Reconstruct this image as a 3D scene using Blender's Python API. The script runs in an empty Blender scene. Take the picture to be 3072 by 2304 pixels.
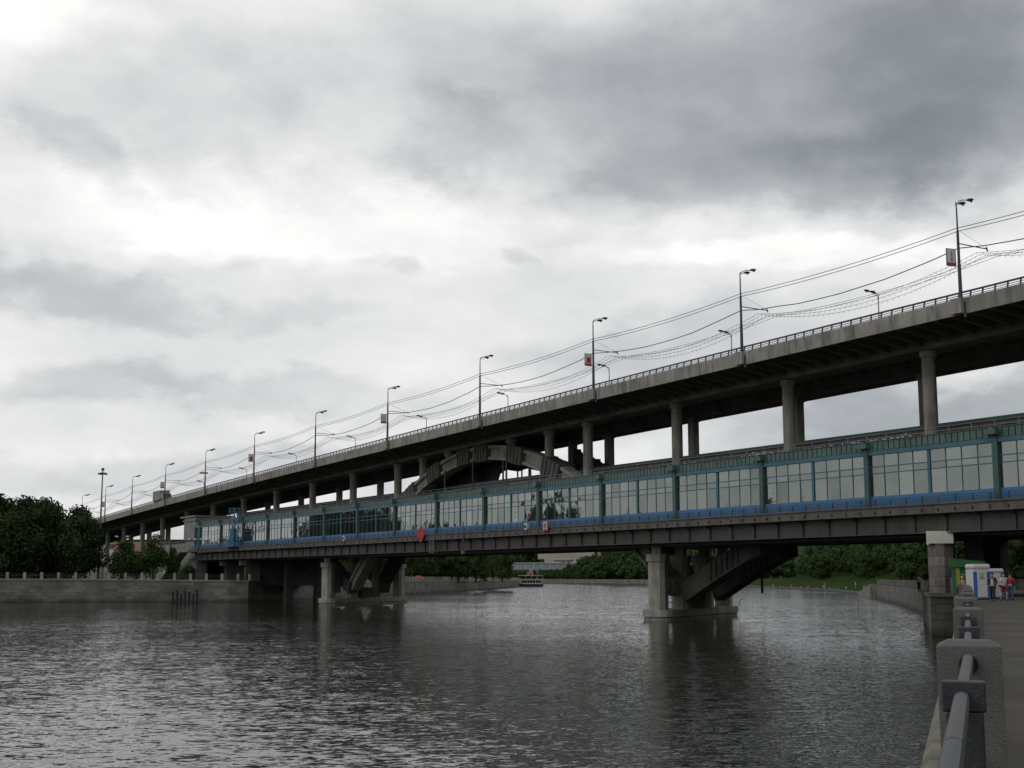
import bpy, bmesh, math, random
import numpy as np
from mathutils import Vector, Matrix, noise as mnoise
random.seed(7); np.random.seed(7)
S = bpy.context.scene
COL = S.collection
# ------------------------------------------------------------------ camera
EYE = 4.6
cam_d = bpy.data.cameras.new('camera'); cam = bpy.data.objects.new('camera', cam_d); COL.objects.link(cam)
cam.location = (0, 0, EYE)
cam.rotation_euler = (math.radians(90 + 8.264), 0, 0)
cam_d.lens = 46.875; cam_d.sensor_width = 36; cam_d.clip_start = 0.1; cam_d.clip_end = 12000
S.camera = cam
# ------------------------------------------------------------------ light
SUN_EL, SUN_AZ = 42.0, -125.0         # azimuth clockwise from +Y
S.view_settings.view_transform = 'Standard'; S.view_settings.look = 'None'
S.view_settings.exposure = 0.0; S.view_settings.gamma = 1.0; S.view_settings.use_curve_mapping = False
sun_d = bpy.data.lights.new('sun', 'SUN'); sun_d.energy = 0.5; sun_d.angle = math.radians(35); sun_d.color = (1, .97, .92)
sun = bpy.data.objects.new('sun', sun_d); COL.objects.link(sun)
_a = math.radians(SUN_AZ); _e = math.radians(SUN_EL)
sdir = Vector((math.sin(_a)*math.cos(_e), math.cos(_a)*math.cos(_e), math.sin(_e)))
sun.rotation_euler = sdir.to_track_quat('Z', 'Y').to_euler()
W = bpy.data.worlds.new('World'); S.world = W; W.use_nodes = True


class NT:
    """tiny helper for building node graphs"""
    def __init__(s, nt): s.nt = nt; s.n = nt.nodes; s.l = nt.links
    def node(s, t, **k):
        n = s.n.new(t)
        for a, b in k.items(): setattr(n, a, b)
        return n
    def put(s, sock, v):
        if hasattr(v, 'is_linked') or isinstance(v, bpy.types.NodeSocket): s.l.new(v, sock)
        else: sock.default_value = v
    def math(s, op, a, b=0.0, c=None, clamp=False):
        n = s.n.new('ShaderNodeMath'); n.operation = op; n.use_clamp = clamp
        s.put(n.inputs[0], a); s.put(n.inputs[1], b)
        if c is not None: s.put(n.inputs[2], c)
        return n.outputs[0]
    def vmath(s, op, a, b=(0, 0, 0)):
        n = s.n.new('ShaderNodeVectorMath'); n.operation = op
        s.put(n.inputs[0], a); s.put(n.inputs[1], b)
        return n.outputs[0]
    def noise(s, vec, scale, detail=4, rough=.5, dist=0.0, dim='3D', w=None):
        n = s.n.new('ShaderNodeTexNoise'); n.noise_dimensions = dim
        s.l.new(vec, n.inputs['Vector'])
        n.inputs['Scale'].default_value = scale; n.inputs['Detail'].default_value = detail
        n.inputs['Roughness'].default_value = rough; n.inputs['Distortion'].default_value = dist
        return n
    def ramp(s, fac, stops, interp='LINEAR'):
        n = s.n.new('ShaderNodeValToRGB'); n.color_ramp.interpolation = interp
        e = n.color_ramp.elements
        while len(e) < len(stops): e.new(0.5)
        for i, (p, c) in enumerate(stops):
            e[i].position = p; e[i].color = (*c, 1) if len(c) == 3 else c
        s.l.new(fac, n.inputs[0]); return n.outputs[0]
    def mix(s, fac, a, b, blend='MIX'):
        n = s.n.new('ShaderNodeMix'); n.data_type = 'RGBA'; n.blend_type = blend
        s.put(n.inputs[0], fac); s.put(n.inputs[6], a); s.put(n.inputs[7], b)
        return n.outputs[2]
    def smooth(s, x, a, b, lo=0.0, hi=1.0):
        n = s.n.new('ShaderNodeMapRange'); n.interpolation_type = 'SMOOTHSTEP'
        s.put(n.inputs[0], x); n.inputs[1].default_value = a; n.inputs[2].default_value = b
        n.inputs[3].default_value = lo; n.inputs[4].default_value = hi
        return n.outputs[0]
    def comb(s, x, y, z=0.0):
        n = s.n.new('ShaderNodeCombineXYZ')
        s.put(n.inputs[0], x); s.put(n.inputs[1], y); s.put(n.inputs[2], z); return n.outputs[0]


def build_world():
    g = NT(W.node_tree)
    for n in list(g.n): g.n.remove(n)
    out = g.node('ShaderNodeOutputWorld'); bg = g.node('ShaderNodeBackground')
    bg.inputs[1].default_value = 0.1
    sky = g.node('ShaderNodeTexSky', sky_type='NISHITA'); sky.sun_disc = False
    sky.sun_elevation = math.radians(SUN_EL); sky.sun_rotation = math.radians(SUN_AZ)
    tc = g.node('ShaderNodeTexCoord'); d = tc.outputs['Generated']
    sep = g.node('ShaderNodeSeparateXYZ'); g.l.new(d, sep.inputs[0])
    x, y, z = sep.outputs
    az = g.math('MULTIPLY', g.math('ARCTAN2', x, y), 57.2958)       # degrees, clockwise from +Y
    el = g.math('MULTIPLY', g.math('ARCSINE', z), 57.2958)
    # cloud sheet coordinates: clouds lie on a flat layer overhead
    zz = g.math('ADD', g.math('MAXIMUM', z, 0.0), 0.24)
    cl = g.comb(g.math('DIVIDE', x, zz), g.math('DIVIDE', y, zz), 0.0)
    warp = g.noise(cl, 1.6, 5, .55)
    wsep = g.node('ShaderNodeSeparateColor'); g.l.new(warp.outputs['Color'], wsep.inputs[0])
    wx = g.math('SUBTRACT', wsep.outputs[0], .5); wy = g.math('SUBTRACT', wsep.outputs[1], .5)
    wf = g.noise(g.vmath('MULTIPLY', d, (1, 1, 1.6)), 11, 7, .6); ws2 = g.node('ShaderNodeSeparateColor'); g.l.new(wf.outputs['Color'], ws2.inputs[0])
    wx = g.math('ADD', wx, g.math('MULTIPLY', g.math('SUBTRACT', ws2.outputs[0], .5), .75)); wy = g.math('ADD', wy, g.math('MULTIPLY', g.math('SUBTRACT', ws2.outputs[1], .5), .75))
    azw = g.math('MULTIPLY_ADD', wx, 10.0, az); elw = g.math('MULTIPLY_ADD', wy, 6.0, el)
    fb = g.noise(cl, 1.5, 8, .55, .3).outputs['Fac']
    dd = g.vmath('MULTIPLY', d, (1, 1, 1.9))
    fb2 = g.noise(g.vmath('ADD', dd, (7.3, 2.1, 4.0)), 4.2, 10, .57, .25).outputs['Fac']
    fb3 = g.noise(g.vmath('ADD', dd, (1.3, 5.1, 2.0)), 13.0, 9, .62, .2).outputs['Fac']
    base = g.math('ADD', g.math('MULTIPLY', g.math('SUBTRACT', fb, .5), .28),
                  g.math('MULTIPLY', g.math('SUBTRACT', fb2, .5), .50))
    base = g.math('ADD', base, g.math('MULTIPLY', g.math('SUBTRACT', fb3, .5), .22))
    over = g.smooth(el, 24, 45, 0.0, -.26)          # heavy cloud carried on overhead out of view, darkened to cut the ground light
    val = g.math('ADD', g.math('ADD', base, over), SKY_BASE)
    for (ca, ce, ra, re, amp, tilt) in CLOUDS:
        t = math.radians(tilt)
        da = g.math('SUBTRACT', azw, ca); de = g.math('SUBTRACT', elw, ce)
        u = g.math('ADD', g.math('MULTIPLY', da, math.cos(t)/ra), g.math('MULTIPLY', de, math.sin(t)/ra))
        v = g.math('ADD', g.math('MULTIPLY', da, -math.sin(t)/re), g.math('MULTIPLY', de, math.cos(t)/re))
        r = g.math('SQRT', g.math('ADD', g.math('MULTIPLY', u, u), g.math('MULTIPLY', v, v)))
        val = g.math('ADD', val, g.smooth(r, .4, 1.2, amp, 0.0))
    col = g.ramp(val, [(0.0, (.175, .19, .21)), (.25, (.27, .29, .315)), (.5, (.45, .475, .50)),
                       (.75, (.73, .74, .745)), (1.0, (.97, .96, .95))])
    bright = g.math('MULTIPLY_ADD', g.smooth(val, .8, 1.3), .12, 1.0)
    col = g.mix(1.0, col, g.comb(bright, bright, bright), 'MULTIPLY')
    ten = g.mix(1.0, col, (10, 10, 10, 1), 'MULTIPLY')
    fin = g.mix(.985, sky.outputs[0], ten)
    g.l.new(fin, bg.inputs[0]); g.l.new(bg.outputs[0], out.inputs[0])


SKY_BASE = .83
# (azimuth, elevation, half width, half height, brightness, tilt)
CLOUDS = [
    (15, 20.8, 14, 6.0, -.37, -4), (12, 17.4, 11, 2.0, -.17, -3), (4.5, 16.8, 3.5, 1.4, -.14, -4), (21, 21, 8, 6, -.16, 0), (0, 21, 9, 3.2, -.13, -10), (-2.5, 18.6, 4, 1.6, -.14, -6),
    (-14, 19.8, 8, 2.4, -.13, 4), (-17.5, 17.3, 3.2, 1.3, -.14, -35), (-17.2, 11.6, 4.4, 1.3, -.17, -6), (-23, 12.5, 3.5, 1.8, -.20, 0), (-9.5, 11.0, 5, .9, -.10, -4),
    (-10, 7.6, 8, 1.2, -.15, -8), (-19, 8.2, 5, 1.2, -.14, 0), (-4.8, 13.7, 2.0, .55, -.12, -3), (.6, 14.2, 1.1, .6, -.13, -20),
    (-22, 23, 4, 2.5, .14, 0), (-8, 15.4, 11, 2.6, .20, 0), (12, 13.9, 12, 1.0, .14, 0), (-16, 15, 8, 2.0, .09, 0),
    (-12, 4.4, 12, 1.4, -.16, 0), (8, 9, 9, 2.6, -.20, 14), (17, 6, 11, 3.4, -.40, 6), (9, 3.5, 9, 2.2, -.22, 6), (21, 9.2, 4, 1.4, .08, 0), (-16, 1, 14, 1.6, -.12, 0),
    (0, -4, 60, 6, -.25, 0), (45, 30, 22, 12, -.2, 0), (120, 35, 40, 20, -.15, 0),
]
build_world()

# ------------------------------------------------------------------ materials
MATS = {}


def mat(name, col, rough=.7, var=.25, scale=1.0, bump=0.0, bscale=None, metal=0.0, spec=.5, streak=0.0, col2=None, detail=6):
    m = bpy.data.materials.new(name); m.use_nodes = True
    g = NT(m.node_tree); b = g.n['Principled BSDF']
    tc = g.node('ShaderNodeTexCoord'); v = tc.outputs['Object']
    geo = g.node('ShaderNodeNewGeometry'); pos = geo.outputs['Position']
    n1 = g.noise(pos, scale, detail, .6).outputs['Fac']
    f = g.smooth(n1, .3, .7)
    c2 = col2 or tuple(c*(1-var) for c in col)
    c1 = tuple(min(1, c*(1+var*.6)) for c in col) if col2 is None else col
    c = g.mix(f, (*c1, 1), (*c2, 1))
    if streak:
        sp = g.node('ShaderNodeSeparateXYZ'); g.l.new(pos, sp.inputs[0])
        sv = g.comb(sp.outputs[0], sp.outputs[1], g.math('MULTIPLY', sp.outputs[2], .12))
        n2 = g.noise(sv, 1.7, 5, .6).outputs['Fac']
        k = g.smooth(n2, .42, .72, 1.0, 1.0-streak)
        c = g.mix(1.0, c, g.comb(k, k, k), 'MULTIPLY')
    g.l.new(c, b.inputs['Base Color'])
    b.inputs['Roughness'].default_value = rough; b.inputs['Metallic'].default_value = metal
    b.inputs['Specular IOR Level'].default_value = spec
    if bump:
        bn = g.node('ShaderNodeBump'); bn.inputs['Strength'].default_value = bump; bn.inputs['Distance'].default_value = .02
        g.l.new(g.noise(pos, bscale or scale*6, 6, .6).outputs['Fac'], bn.inputs['Height'])
        g.l.new(bn.outputs[0], b.inputs['Normal'])
    MATS[name] = m
    return m


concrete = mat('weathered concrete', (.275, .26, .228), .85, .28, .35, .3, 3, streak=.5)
soffit = mat('shade darkened concrete', (.078, .075, .067), .9, .35, .4, .3, 3)  # base colour lowered to hold the shadow under the lower deck
soffit_up = mat('dark upper deck concrete', (.15, .145, .13), .9, .35, .4, .3, 3)  # darker concrete tone for the upper slab, girders and ribs
pale_conc = mat('pale painted concrete', (.28, .275, .235), .8, .22, .6, .2, 3, streak=.35)
pier_stone = mat('granite cladding', (.20, .185, .16), .8, .3, .9, .4, 6, streak=.3)
steel = mat('grey brown painted steel', (.048, .045, .041), .65, .3, .5, .15, 3, streak=.3)
steel_edge = mat('grey edge beam paint', (.098, .089, .080), .7, .3, .8, .2, 4, streak=.35)
dark_metal = mat('dark painted metal', (.045, .048, .052), .5, .25, 1.5)
navy = mat('navy railing paint', (.03, .035, .05), .5, .2, 2)
pole_grey = mat('galvanised pole grey', (.16, .165, .175), .5, .25, 1.5)
teal = mat('teal green cladding', (.066, .118, .104), .55, .22, .5, streak=.25)
teal_dark = mat('dark teal paint', (.035, .085, .085), .55, .2, .7)
blue = mat('bright blue sill paint', (.028, .135, .30), .5, .1, .4, streak=.1)
blue_frame = mat('petrol blue frame paint', (.028, .112, .145), .5, .2, .7)
gantry_blue = mat('sky blue gantry paint', (.03, .13, .24), .5, .2, 1)
rib_dark = mat('corrugated arch cover', (.075, .072, .066), .75, .3, .8)
net = mat('sagging dark netting', (.02, .02, .02), .95, .3, .8)
stone = mat('grey embankment stone', (.17, .165, .155), .9, .35, .3, .5, 3, streak=.35)
granite = mat('speckled granite', (.12, .12, .112), .8, .0, 75, .6, 60, col2=(.08, .08, .074), detail=3)
coping_m = mat('mossy granite coping', (.155, .145, .108), .85, .4, 1.6, .4, 12)
iron = mat('black green cast iron', (.016, .019, .024), .5, .3, 3, .3, 30)
rail_m = mat('worn rail paint', (.038, .041, .046), .5, .25, 5, .2, 40)
asphalt = mat('grey brown promenade asphalt', (.085, .077, .068), .9, .25, .35, .5, 25, spec=.2)
road = mat('asphalt road', (.05, .05, .05), .9, .2, .5)
grass = mat('mown grass', (.026, .046, .011), .95, .4, .12, .5, 3, spec=.02)
soil = mat('leafy ground', (.02, .028, .012), 1, .4, .1, spec=.0)
bark = mat('bark', (.06, .05, .04), .95, .3, 3)
white_p = mat('white plastic', (.50, .50, .49), .4, .05, 2)
blue_p = mat('blue plastic', (.025, .12, .38), .4, .1, 2)
green_p = mat('green kiosk panels', (.014, .09, .016), .5, .12, 1)
yellow_p = mat('yellow kiosk post', (.25, .22, .03), .5, .1, 1)
red_p = mat('faded red paint', (.33, .03, .032), .6, .15, 2)
orange_p = mat('orange red body paint', (.62, .11, .05), .45, .12, 1)
teal_pale = mat('pale green sheeting', (.20, .26, .23), .8, .15, .5)
cap_white = mat('daylight brightened concrete', (.50, .49, .43), .8, .12, .6, .2, 3)  # cap concrete lightened in colour to stand for daylight on its face
black_p = mat('black rubber', (.012, .012, .012), .7, .1, 2)
dglass = mat('dark window glass', (.02, .025, .03), .08, .1, 1)
beige = mat('beige facade', (.36, .33, .26), .8, .12, .05)
brickred = mat('orange brick facade', (.34, .19, .13), .85, .15, .06)
lgrey = mat('light grey facade', (.42, .42, .42), .8, .1, .06)
ban_w = mat('banner white print', (.55, .55, .56), .6, .08, 2)
skin_m = mat('skin', (.42, .25, .18), .6, .08, 4)
hair_m = mat('dark hair', (.03, .022, .018), .7, .1, 6)
cloth = {n: mat('cloth ' + n, c, .9, .15, 6) for n, c in dict(black=(.018, .018, .022), white=(.42, .42, .43), maroon=(.14, .02, .025),
         red=(.26, .03, .03), navy=(.04, .05, .12), grey=(.22, .22, .24), pink=(.34, .13, .14), green=(.1, .16, .1)).items()}


def leaf_mat(name, a, b_, hue=0):
    m = bpy.data.materials.new(name); m.use_nodes = True; g = NT(m.node_tree); b = g.n['Principled BSDF']
    geo = g.node('ShaderNodeNewGeometry')
    n1 = g.noise(geo.outputs['Position'], .22, 3, .6).outputs['Fac']
    r = geo.outputs['Random Per Island']
    oi = g.node('ShaderNodeObjectInfo').outputs['Random']
    f = g.math('ADD', g.math('MULTIPLY', r, .45), g.math('MULTIPLY', n1, .55))
    f = g.math('ADD', g.math('MULTIPLY', f, .7), g.math('MULTIPLY', oi, .3))
    g.l.new(g.ramp(f, [(.2, a), (.8, b_)]), b.inputs['Base Color'])
    b.inputs['Roughness'].default_value = .75; b.inputs['Specular IOR Level'].default_value = .2
    return m


leaf_dark = leaf_mat('dark summer leaves', (.009, .018, .005), (.032, .056, .013))
leaf_mid = leaf_mat('mid green leaves', (.012, .027, .006), (.046, .084, .018))
leaf_light = leaf_mat('fresh green leaves', (.018, .038, .007), (.048, .092, .017))


def water_mat():
    m = bpy.data.materials.new('river water'); m.use_nodes = True; g = NT(m.node_tree); b = g.n['Principled BSDF']
    geo = g.node('ShaderNodeNewGeometry'); pos = geo.outputs['Position']
    mp = g.node('ShaderNodeMapping'); g.l.new(pos, mp.inputs[0])
    mp.inputs['Rotation'].default_value = (0, 0, math.radians(-8)); mp.inputs['Scale'].default_value = (.62, 1.15, 1)
    v = mp.outputs[0]
    gust = g.smooth(g.noise(pos, .02, 3, .5).outputs['Fac'], .35, .65, .7, 1.25)
    # wave slopes summed over four wavelengths give the surface normal directly
    tot = None
    for (sc, amp, det, dist) in ((.25, .03, 1, .3), (1.2, .10, 2, .6), (3.6, .26, 2, .9), (10.0, .16, 2, .6)):
        c = g.vmath('SUBTRACT', g.noise(v, sc, det, .5, dist).outputs['Color'], (.5, .5, .5))
        n = g.node('ShaderNodeVectorMath', operation='SCALE'); g.l.new(c, n.inputs[0]); n.inputs['Scale'].default_value = amp*WAVE
        tot = n.outputs[0] if tot is None else g.vmath('ADD', tot, n.outputs[0])
    n = g.node('ShaderNodeVectorMath', operation='SCALE'); g.l.new(tot, n.inputs[0]); g.l.new(gust, n.inputs['Scale'])
    sl = g.vmath('MULTIPLY', n.outputs[0], (.95, 1.15, 0)); nn = g.vmath('NORMALIZE', g.vmath('ADD', sl, (0, 0, 1)))
    g.l.new(nn, b.inputs['Normal'])
    b.inputs['Base Color'].default_value = (.018, .018, .010, 1); b.inputs['Roughness'].default_value = .06
    b.inputs['IOR'].default_value = 1.333
    return m


WAVE = 1.15
water = water_mat()


def glass_mat():
    m = bpy.data.materials.new('tinted reflective glazing'); m.use_nodes = True; g = NT(m.node_tree)
    b = g.n['Principled BSDF']; geo = g.node('ShaderNodeNewGeometry')
    oi = g.node('ShaderNodeObjectInfo').outputs['Random']
    n = g.noise(geo.outputs['Position'], .5, 3, .5).outputs['Fac']
    f = g.math('ADD', g.math('MULTIPLY', oi, .5), g.math('MULTIPLY', n, .5))
    g.l.new(g.ramp(f, [(.2, (.16, .18, .168)), (.8, (.25, .272, .255))]), b.inputs['Base Color'])
    b.inputs['Metallic'].default_value = .92; b.inputs['Roughness'].default_value = .035
    bn = g.node('ShaderNodeBump'); bn.inputs['Strength'].default_value = .35; bn.inputs['Distance'].default_value = .03
    g.l.new(g.noise(geo.outputs['Position'], .9, 2, .4).outputs['Fac'], bn.inputs['Height'])
    g.l.new(bn.outputs[0], b.inputs['Normal'])
    return m


glazing = glass_mat()


def graffiti_mat():
    """spray paint tags along the roof wall: outlined bubbles of several colours in separate stretches"""
    m = bpy.data.materials.new('graffiti wall paint'); m.use_nodes = True; g = NT(m.node_tree); b = g.n['Principled BSDF']
    tc = g.node('ShaderNodeTexCoord'); mp = g.node('ShaderNodeMapping'); g.l.new(tc.outputs['Object'], mp.inputs[0])
    mp.inputs['Scale'].default_value = (1, .9, 1.1)
    v = g.vmath('ADD', mp.outputs[0], g.vmath('SCALE', g.noise(mp.outputs[0], 1.3, 2, .5).outputs['Color']))
    vo = g.node('ShaderNodeTexVoronoi', feature='DISTANCE_TO_EDGE'); g.l.new(mp.outputs[0], vo.inputs['Vector']); vo.inputs['Scale'].default_value = 1.6
    vc = g.node('ShaderNodeTexVoronoi', feature='F1'); g.l.new(mp.outputs[0], vc.inputs['Vector']); vc.inputs['Scale'].default_value = 1.6
    line = g.smooth(vo.outputs['Distance'], .10, .16)
    sp = g.node('ShaderNodeSeparateXYZ'); g.l.new(tc.outputs['Object'], sp.inputs[0])
    seg = g.node('ShaderNodeTexWhiteNoise', noise_dimensions='1D')
    g.l.new(g.math('FLOOR', g.math('DIVIDE', sp.outputs[1], 6.5)), seg.inputs['W'])
    fill = g.ramp(seg.outputs['Value'], [(0, (.62, .62, .64)), (.3, (.10, .07, .06)), (.45, (.55, .55, .58)), (.6, (.30, .12, .09)),
                                        (.75, (.08, .12, .07)), (.9, (.45, .46, .5))], 'CONSTANT')
    ground = g.ramp(g.noise(tc.outputs['Object'], .25, 3).outputs['Fac'], [(.4, (.05, .075, .08)), (.6, (.10, .035, .035))])
    c = g.mix(line, (.045, .02, .022, 1), fill)
    patch = g.math('GREATER_THAN', g.noise(g.comb(0, sp.outputs[1], 0), .16, 2).outputs['Fac'], .36)
    top = g.math('LESS_THAN', g.math('ADD', sp.outputs[2], g.math('MULTIPLY', g.noise(tc.outputs['Object'], .9, 2).outputs['Fac'], .7)), 1.95)
    c = g.mix(g.math('MULTIPLY', patch, top), ground, c)
    g.l.new(c, b.inputs['Base Color']); b.inputs['Roughness'].default_value = .7
    return m


graff = graffiti_mat()


def masonry_mat(name, col, sx, sy):
    m = bpy.data.materials.new(name); m.use_nodes = True; g = NT(m.node_tree); b = g.n['Principled BSDF']
    uv = g.node('ShaderNodeUVMap'); geo = g.node('ShaderNodeNewGeometry'); pos = geo.outputs['Position']
    br = g.node('ShaderNodeTexBrick'); g.l.new(uv.outputs[0], br.inputs['Vector'])
    br.inputs['Scale'].default_value = 1; br.inputs['Brick Width'].default_value = sx; br.inputs['Row Height'].default_value = sy
    br.inputs['Mortar Size'].default_value = .025; br.inputs['Mortar Smooth'].default_value = .4
    br.inputs['Color1'].default_value = (*[c*1.15 for c in col], 1); br.inputs['Color2'].default_value = (*[c*.72 for c in col], 1)
    br.inputs['Mortar'].default_value = (*[c*.45 for c in col], 1)
    n = g.smooth(g.noise(pos, .25, 6, .65).outputs['Fac'], .3, .75, 1.25, .55)
    sp = g.node('ShaderNodeSeparateXYZ'); g.l.new(pos, sp.inputs[0])
    damp = g.smooth(g.math('ADD', sp.outputs[2], g.noise(pos, .6, 3).outputs['Fac']), .5, 1.4, .4, 1.0)
    k = g.math('MULTIPLY', n, damp)
    g.l.new(g.mix(1.0, br.outputs['Color'], g.comb(k, k, k), 'MULTIPLY'), b.inputs['Base Color'])
    b.inputs['Roughness'].default_value = .9
    bn = g.node('ShaderNodeBump'); bn.inputs['Distance'].default_value = .03; bn.inputs['Strength'].default_value = .6
    g.l.new(br.outputs['Fac'], bn.inputs['Height']); bn.invert = True; g.l.new(bn.outputs[0], b.inputs['Normal'])
    return m


masonry = masonry_mat('coursed river wall stone', (.15, .145, .135), 1.6, .62)

# ------------------------------------------------------------------ mesh helpers


class MB:
    def __init__(s): s.v = []; s.f = []; s.uv = None
    def add(s, vs, fs):
        o = len(s.v); s.v += [tuple(p) for p in vs]; s.f += [tuple(i+o for i in f) for f in fs]; return s
    def hexa(s, p):   # 8 corners: bottom 0-3 ccw, top 4-7
        return s.add(p, [(0, 3, 2, 1), (4, 5, 6, 7), (0, 1, 5, 4), (1, 2, 6, 5), (2, 3, 7, 6), (3, 0, 4, 7)])
    def box(s, x0, x1, y0, y1, z0, z1):
        return s.hexa([(x0, y0, z0), (x1, y0, z0), (x1, y1, z0), (x0, y1, z0), (x0, y0, z1), (x1, y0, z1), (x1, y1, z1), (x0, y1, z1)])
    def bar(s, a, b, w, h=None, up=(0, 0, 1)):
        a = Vector(a); b = Vector(b); h = w if h is None else h
        d = (b-a).normalized(); u = Vector(up)
        if abs(d.dot(u)) > .99: u = Vector((0, 1, 0))
        r = d.cross(u).normalized()*w/2; t = r.cross(d).normalized()*h/2
        return s.hexa([a-r-t, a+r-t, b+r-t, b-r-t, a-r+t, a+r+t, b+r+t, b-r+t])
    def tube(s, pts, rad, n=8, cap=True):
        pts = [Vector(p) for p in pts]; rs = rad if isinstance(rad, (list, tuple)) else [rad]*len(pts)
        vs = []; fs = []; prev = None
        for i, p in enumerate(pts):
            d = (pts[min(i+1, len(pts)-1)]-pts[max(i-1, 0)]).normalized()
            u = Vector((0, 0, 1)) if abs(d.z) < .95 else Vector((0, 1, 0))
            if prev is not None:
                a = (prev - d*prev.dot(d))
                a = a.normalized() if a.length > 1e-4 else d.cross(u).normalized()
            else: a = d.cross(u).normalized()
            prev = a; b = d.cross(a)
            for k in range(n):
                t = 2*math.pi*k/n; vs.append(p + (a*math.cos(t)+b*math.sin(t))*rs[i])
        for i in range(len(pts)-1):
            for k in range(n):
                k2 = (k+1) % n; fs.append((i*n+k, i*n+k2, (i+1)*n+k2, (i+1)*n+k))
        if cap: fs.append(tuple(range(n))[::-1]); fs.append(tuple((len(pts)-1)*n+k for k in range(n)))
        return s.add(vs, fs)
    def prism(s, poly, z0, z1):
        n = len(poly); vs = [(x, y, z0) for x, y in poly]+[(x, y, z1) for x, y in poly]
        fs = [tuple(range(n))[::-1], tuple(range(n, 2*n))]+[(k, (k+1) % n, n+(k+1) % n, n+k) for k in range(n)]
        return s.add(vs, fs)
    def sweep(s, prof, path, close=True):
        """prof: function(i)-> list of points; path length n"""
        rings = [prof(i) for i in range(path)]; m = len(rings[0]); vs = [p for r in rings for p in r]; fs = []
        for i in range(path-1):
            for k in range(m if close else m-1):
                k2 = (k+1) % m; fs.append((i*m+k, i*m+k2, (i+1)*m+k2, (i+1)*m+k))
        if close: fs += [tuple(range(m))[::-1], tuple((path-1)*m+k for k in range(m))]
        return s.add(vs, fs)
    def mesh(s, name, m, smooth=False):
        me = bpy.data.meshes.new(name); me.from_pydata([tuple(p) for p in s.v], [], s.f); me.validate(); me.update()
        for mm in (m if isinstance(m, (list, tuple)) else [m]): me.materials.append(mm)
        if smooth: me.shade_smooth()
        return me
    def obj(s, name, m, parent=None, loc=None, smooth=False, fix=True, bevel=0):
        me = s.mesh(name, m, smooth)
        if fix:
            bm = bmesh.new(); bm.from_mesh(me); bmesh.ops.recalc_face_normals(bm, faces=bm.faces); bm.to_mesh(me); bm.free()
        return place(name, me, parent, loc, bevel)


def place(name, me, parent=None, loc=None, bevel=0, rot=None):
    o = bpy.data.objects.new(name, me); COL.objects.link(o)
    if parent is not None: o.parent = parent
    if loc is not None: o.location = loc
    if rot is not None: o.rotation_euler = rot
    if bevel:
        md = o.modifiers.new('bevel', 'BEVEL'); md.width = bevel; md.segments = 2; md.limit_method = 'ANGLE'
    return o


def tag(o, label=None, cat=None, group=None, kind=None):
    if label: o['label'] = label
    if cat: o['category'] = cat
    if group: o['group'] = group
    if kind: o['kind'] = kind
    return o


def empty(name, loc=(0, 0, 0), rz=0, label=None, cat=None, group=None):
    o = bpy.data.objects.new(name, None); COL.objects.link(o); o.location = loc; o.rotation_euler = (0, 0, rz)
    o.empty_display_size = .2
    return tag(o, label, cat, group)


def copy_tree(o, parent=None):
    c = o.copy(); COL.objects.link(c); c.parent = parent
    for ch in list(o.children): copy_tree(ch, c)
    return c


# ------------------------------------------------------------------ bridge frame
TH = math.radians(30.025)
NV = Vector((math.cos(TH), math.sin(TH), 0)); UV = Vector((-math.sin(TH), math.cos(TH), 0))
BRZ = TH                                    # local x = across (n), local y = along (u)


def P(D, s, z=0.0):
    v = NV*D + UV*s; return Vector((v.x, v.y, z))


DS = [(-40, 27.9), (20, 27.6), (67.3, 27.1), (82.5, 26.8), (97, 26.6), (114.3, 26.3), (141, 26.0), (154, 25.85), (184, 25.25), (220, 24.35),
      (244, 23.7), (274, 23.0), (305, 22.2), (335, 21.45), (362, 20.7), (380, 20.0), (420, 18.6), (470, 16.4), (530, 13.6)]


def deck_z(s):
    return float(np.interp(s, _ds, _dz))


_x = np.array([a for a, b in DS]); _y = np.array([b for a, b in DS])
_ds = np.linspace(-40, 530, 400); _dz = np.polyval(np.polyfit(_x, _y, 4), _ds)


def at(D0, s0): return P(D0, s0, 0)


# ================================================================== SETTING
# river
mb = MB(); mb.add([(-900, -300, 0), (700, -300, 0), (700, 1500, 0), (-900, 1500, 0)], [(0, 1, 2, 3)])
tag(mb.obj('river_water', water, fix=False), kind='structure')
mb = MB(); mb.add([(-6000, -6000, -2), (6000, -6000, -2), (6000, 9000, -2), (-6000, 9000, -2)], [(0, 1, 2, 3)])
tag(mb.obj('ground', soil, fix=False), kind='structure')

RB = [(-34.4, -100), (-17.3, -50), (-.44, 0), (2.8, 9.3), (13.17, 40), (25.67, 77), (32.87, 100), (38.0, 117), (44.6, 140), (57, 190), (68, 238), (81, 300), (87, 330),
      (98, 390), (107, 448), (112, 550), (114, 649), (118, 752), (108, 840), (89, 895), (28, 1106), (-60, 1350), (-200, 1600)]
LB = [(-240, -160), (-235, -60), (-228, 60), (-208, 150), (-172, 205), (-130, 238), (-98, 252), (-81, 256.5), (-64, 259.5), (-49.5, 259), (-50.5, 268), (-40, 305), (-28, 384), (-22, 428),
      (-11, 537), (1, 649), (4, 697), (-4, 740), (-40, 800), (-160, 1000)]
LBZ = [4.2]*7 + [4.15, 4.0, 3.85, 3.8, 3.6, 3.45, 3.4, 3.3, 3.2, 3.1, 3.1, 3.1, 3.1]


def resample(pts, step):
    out = [Vector((*pts[0], 0))]
    P_ = [Vector((*p, 0)) for p in pts]
    for a, b in zip(P_[:-1], P_[1:]):
        n = max(1, int((b-a).length/step))
        for k in range(1, n+1): out.append(a.lerp(b, k/n))
    return out


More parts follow.
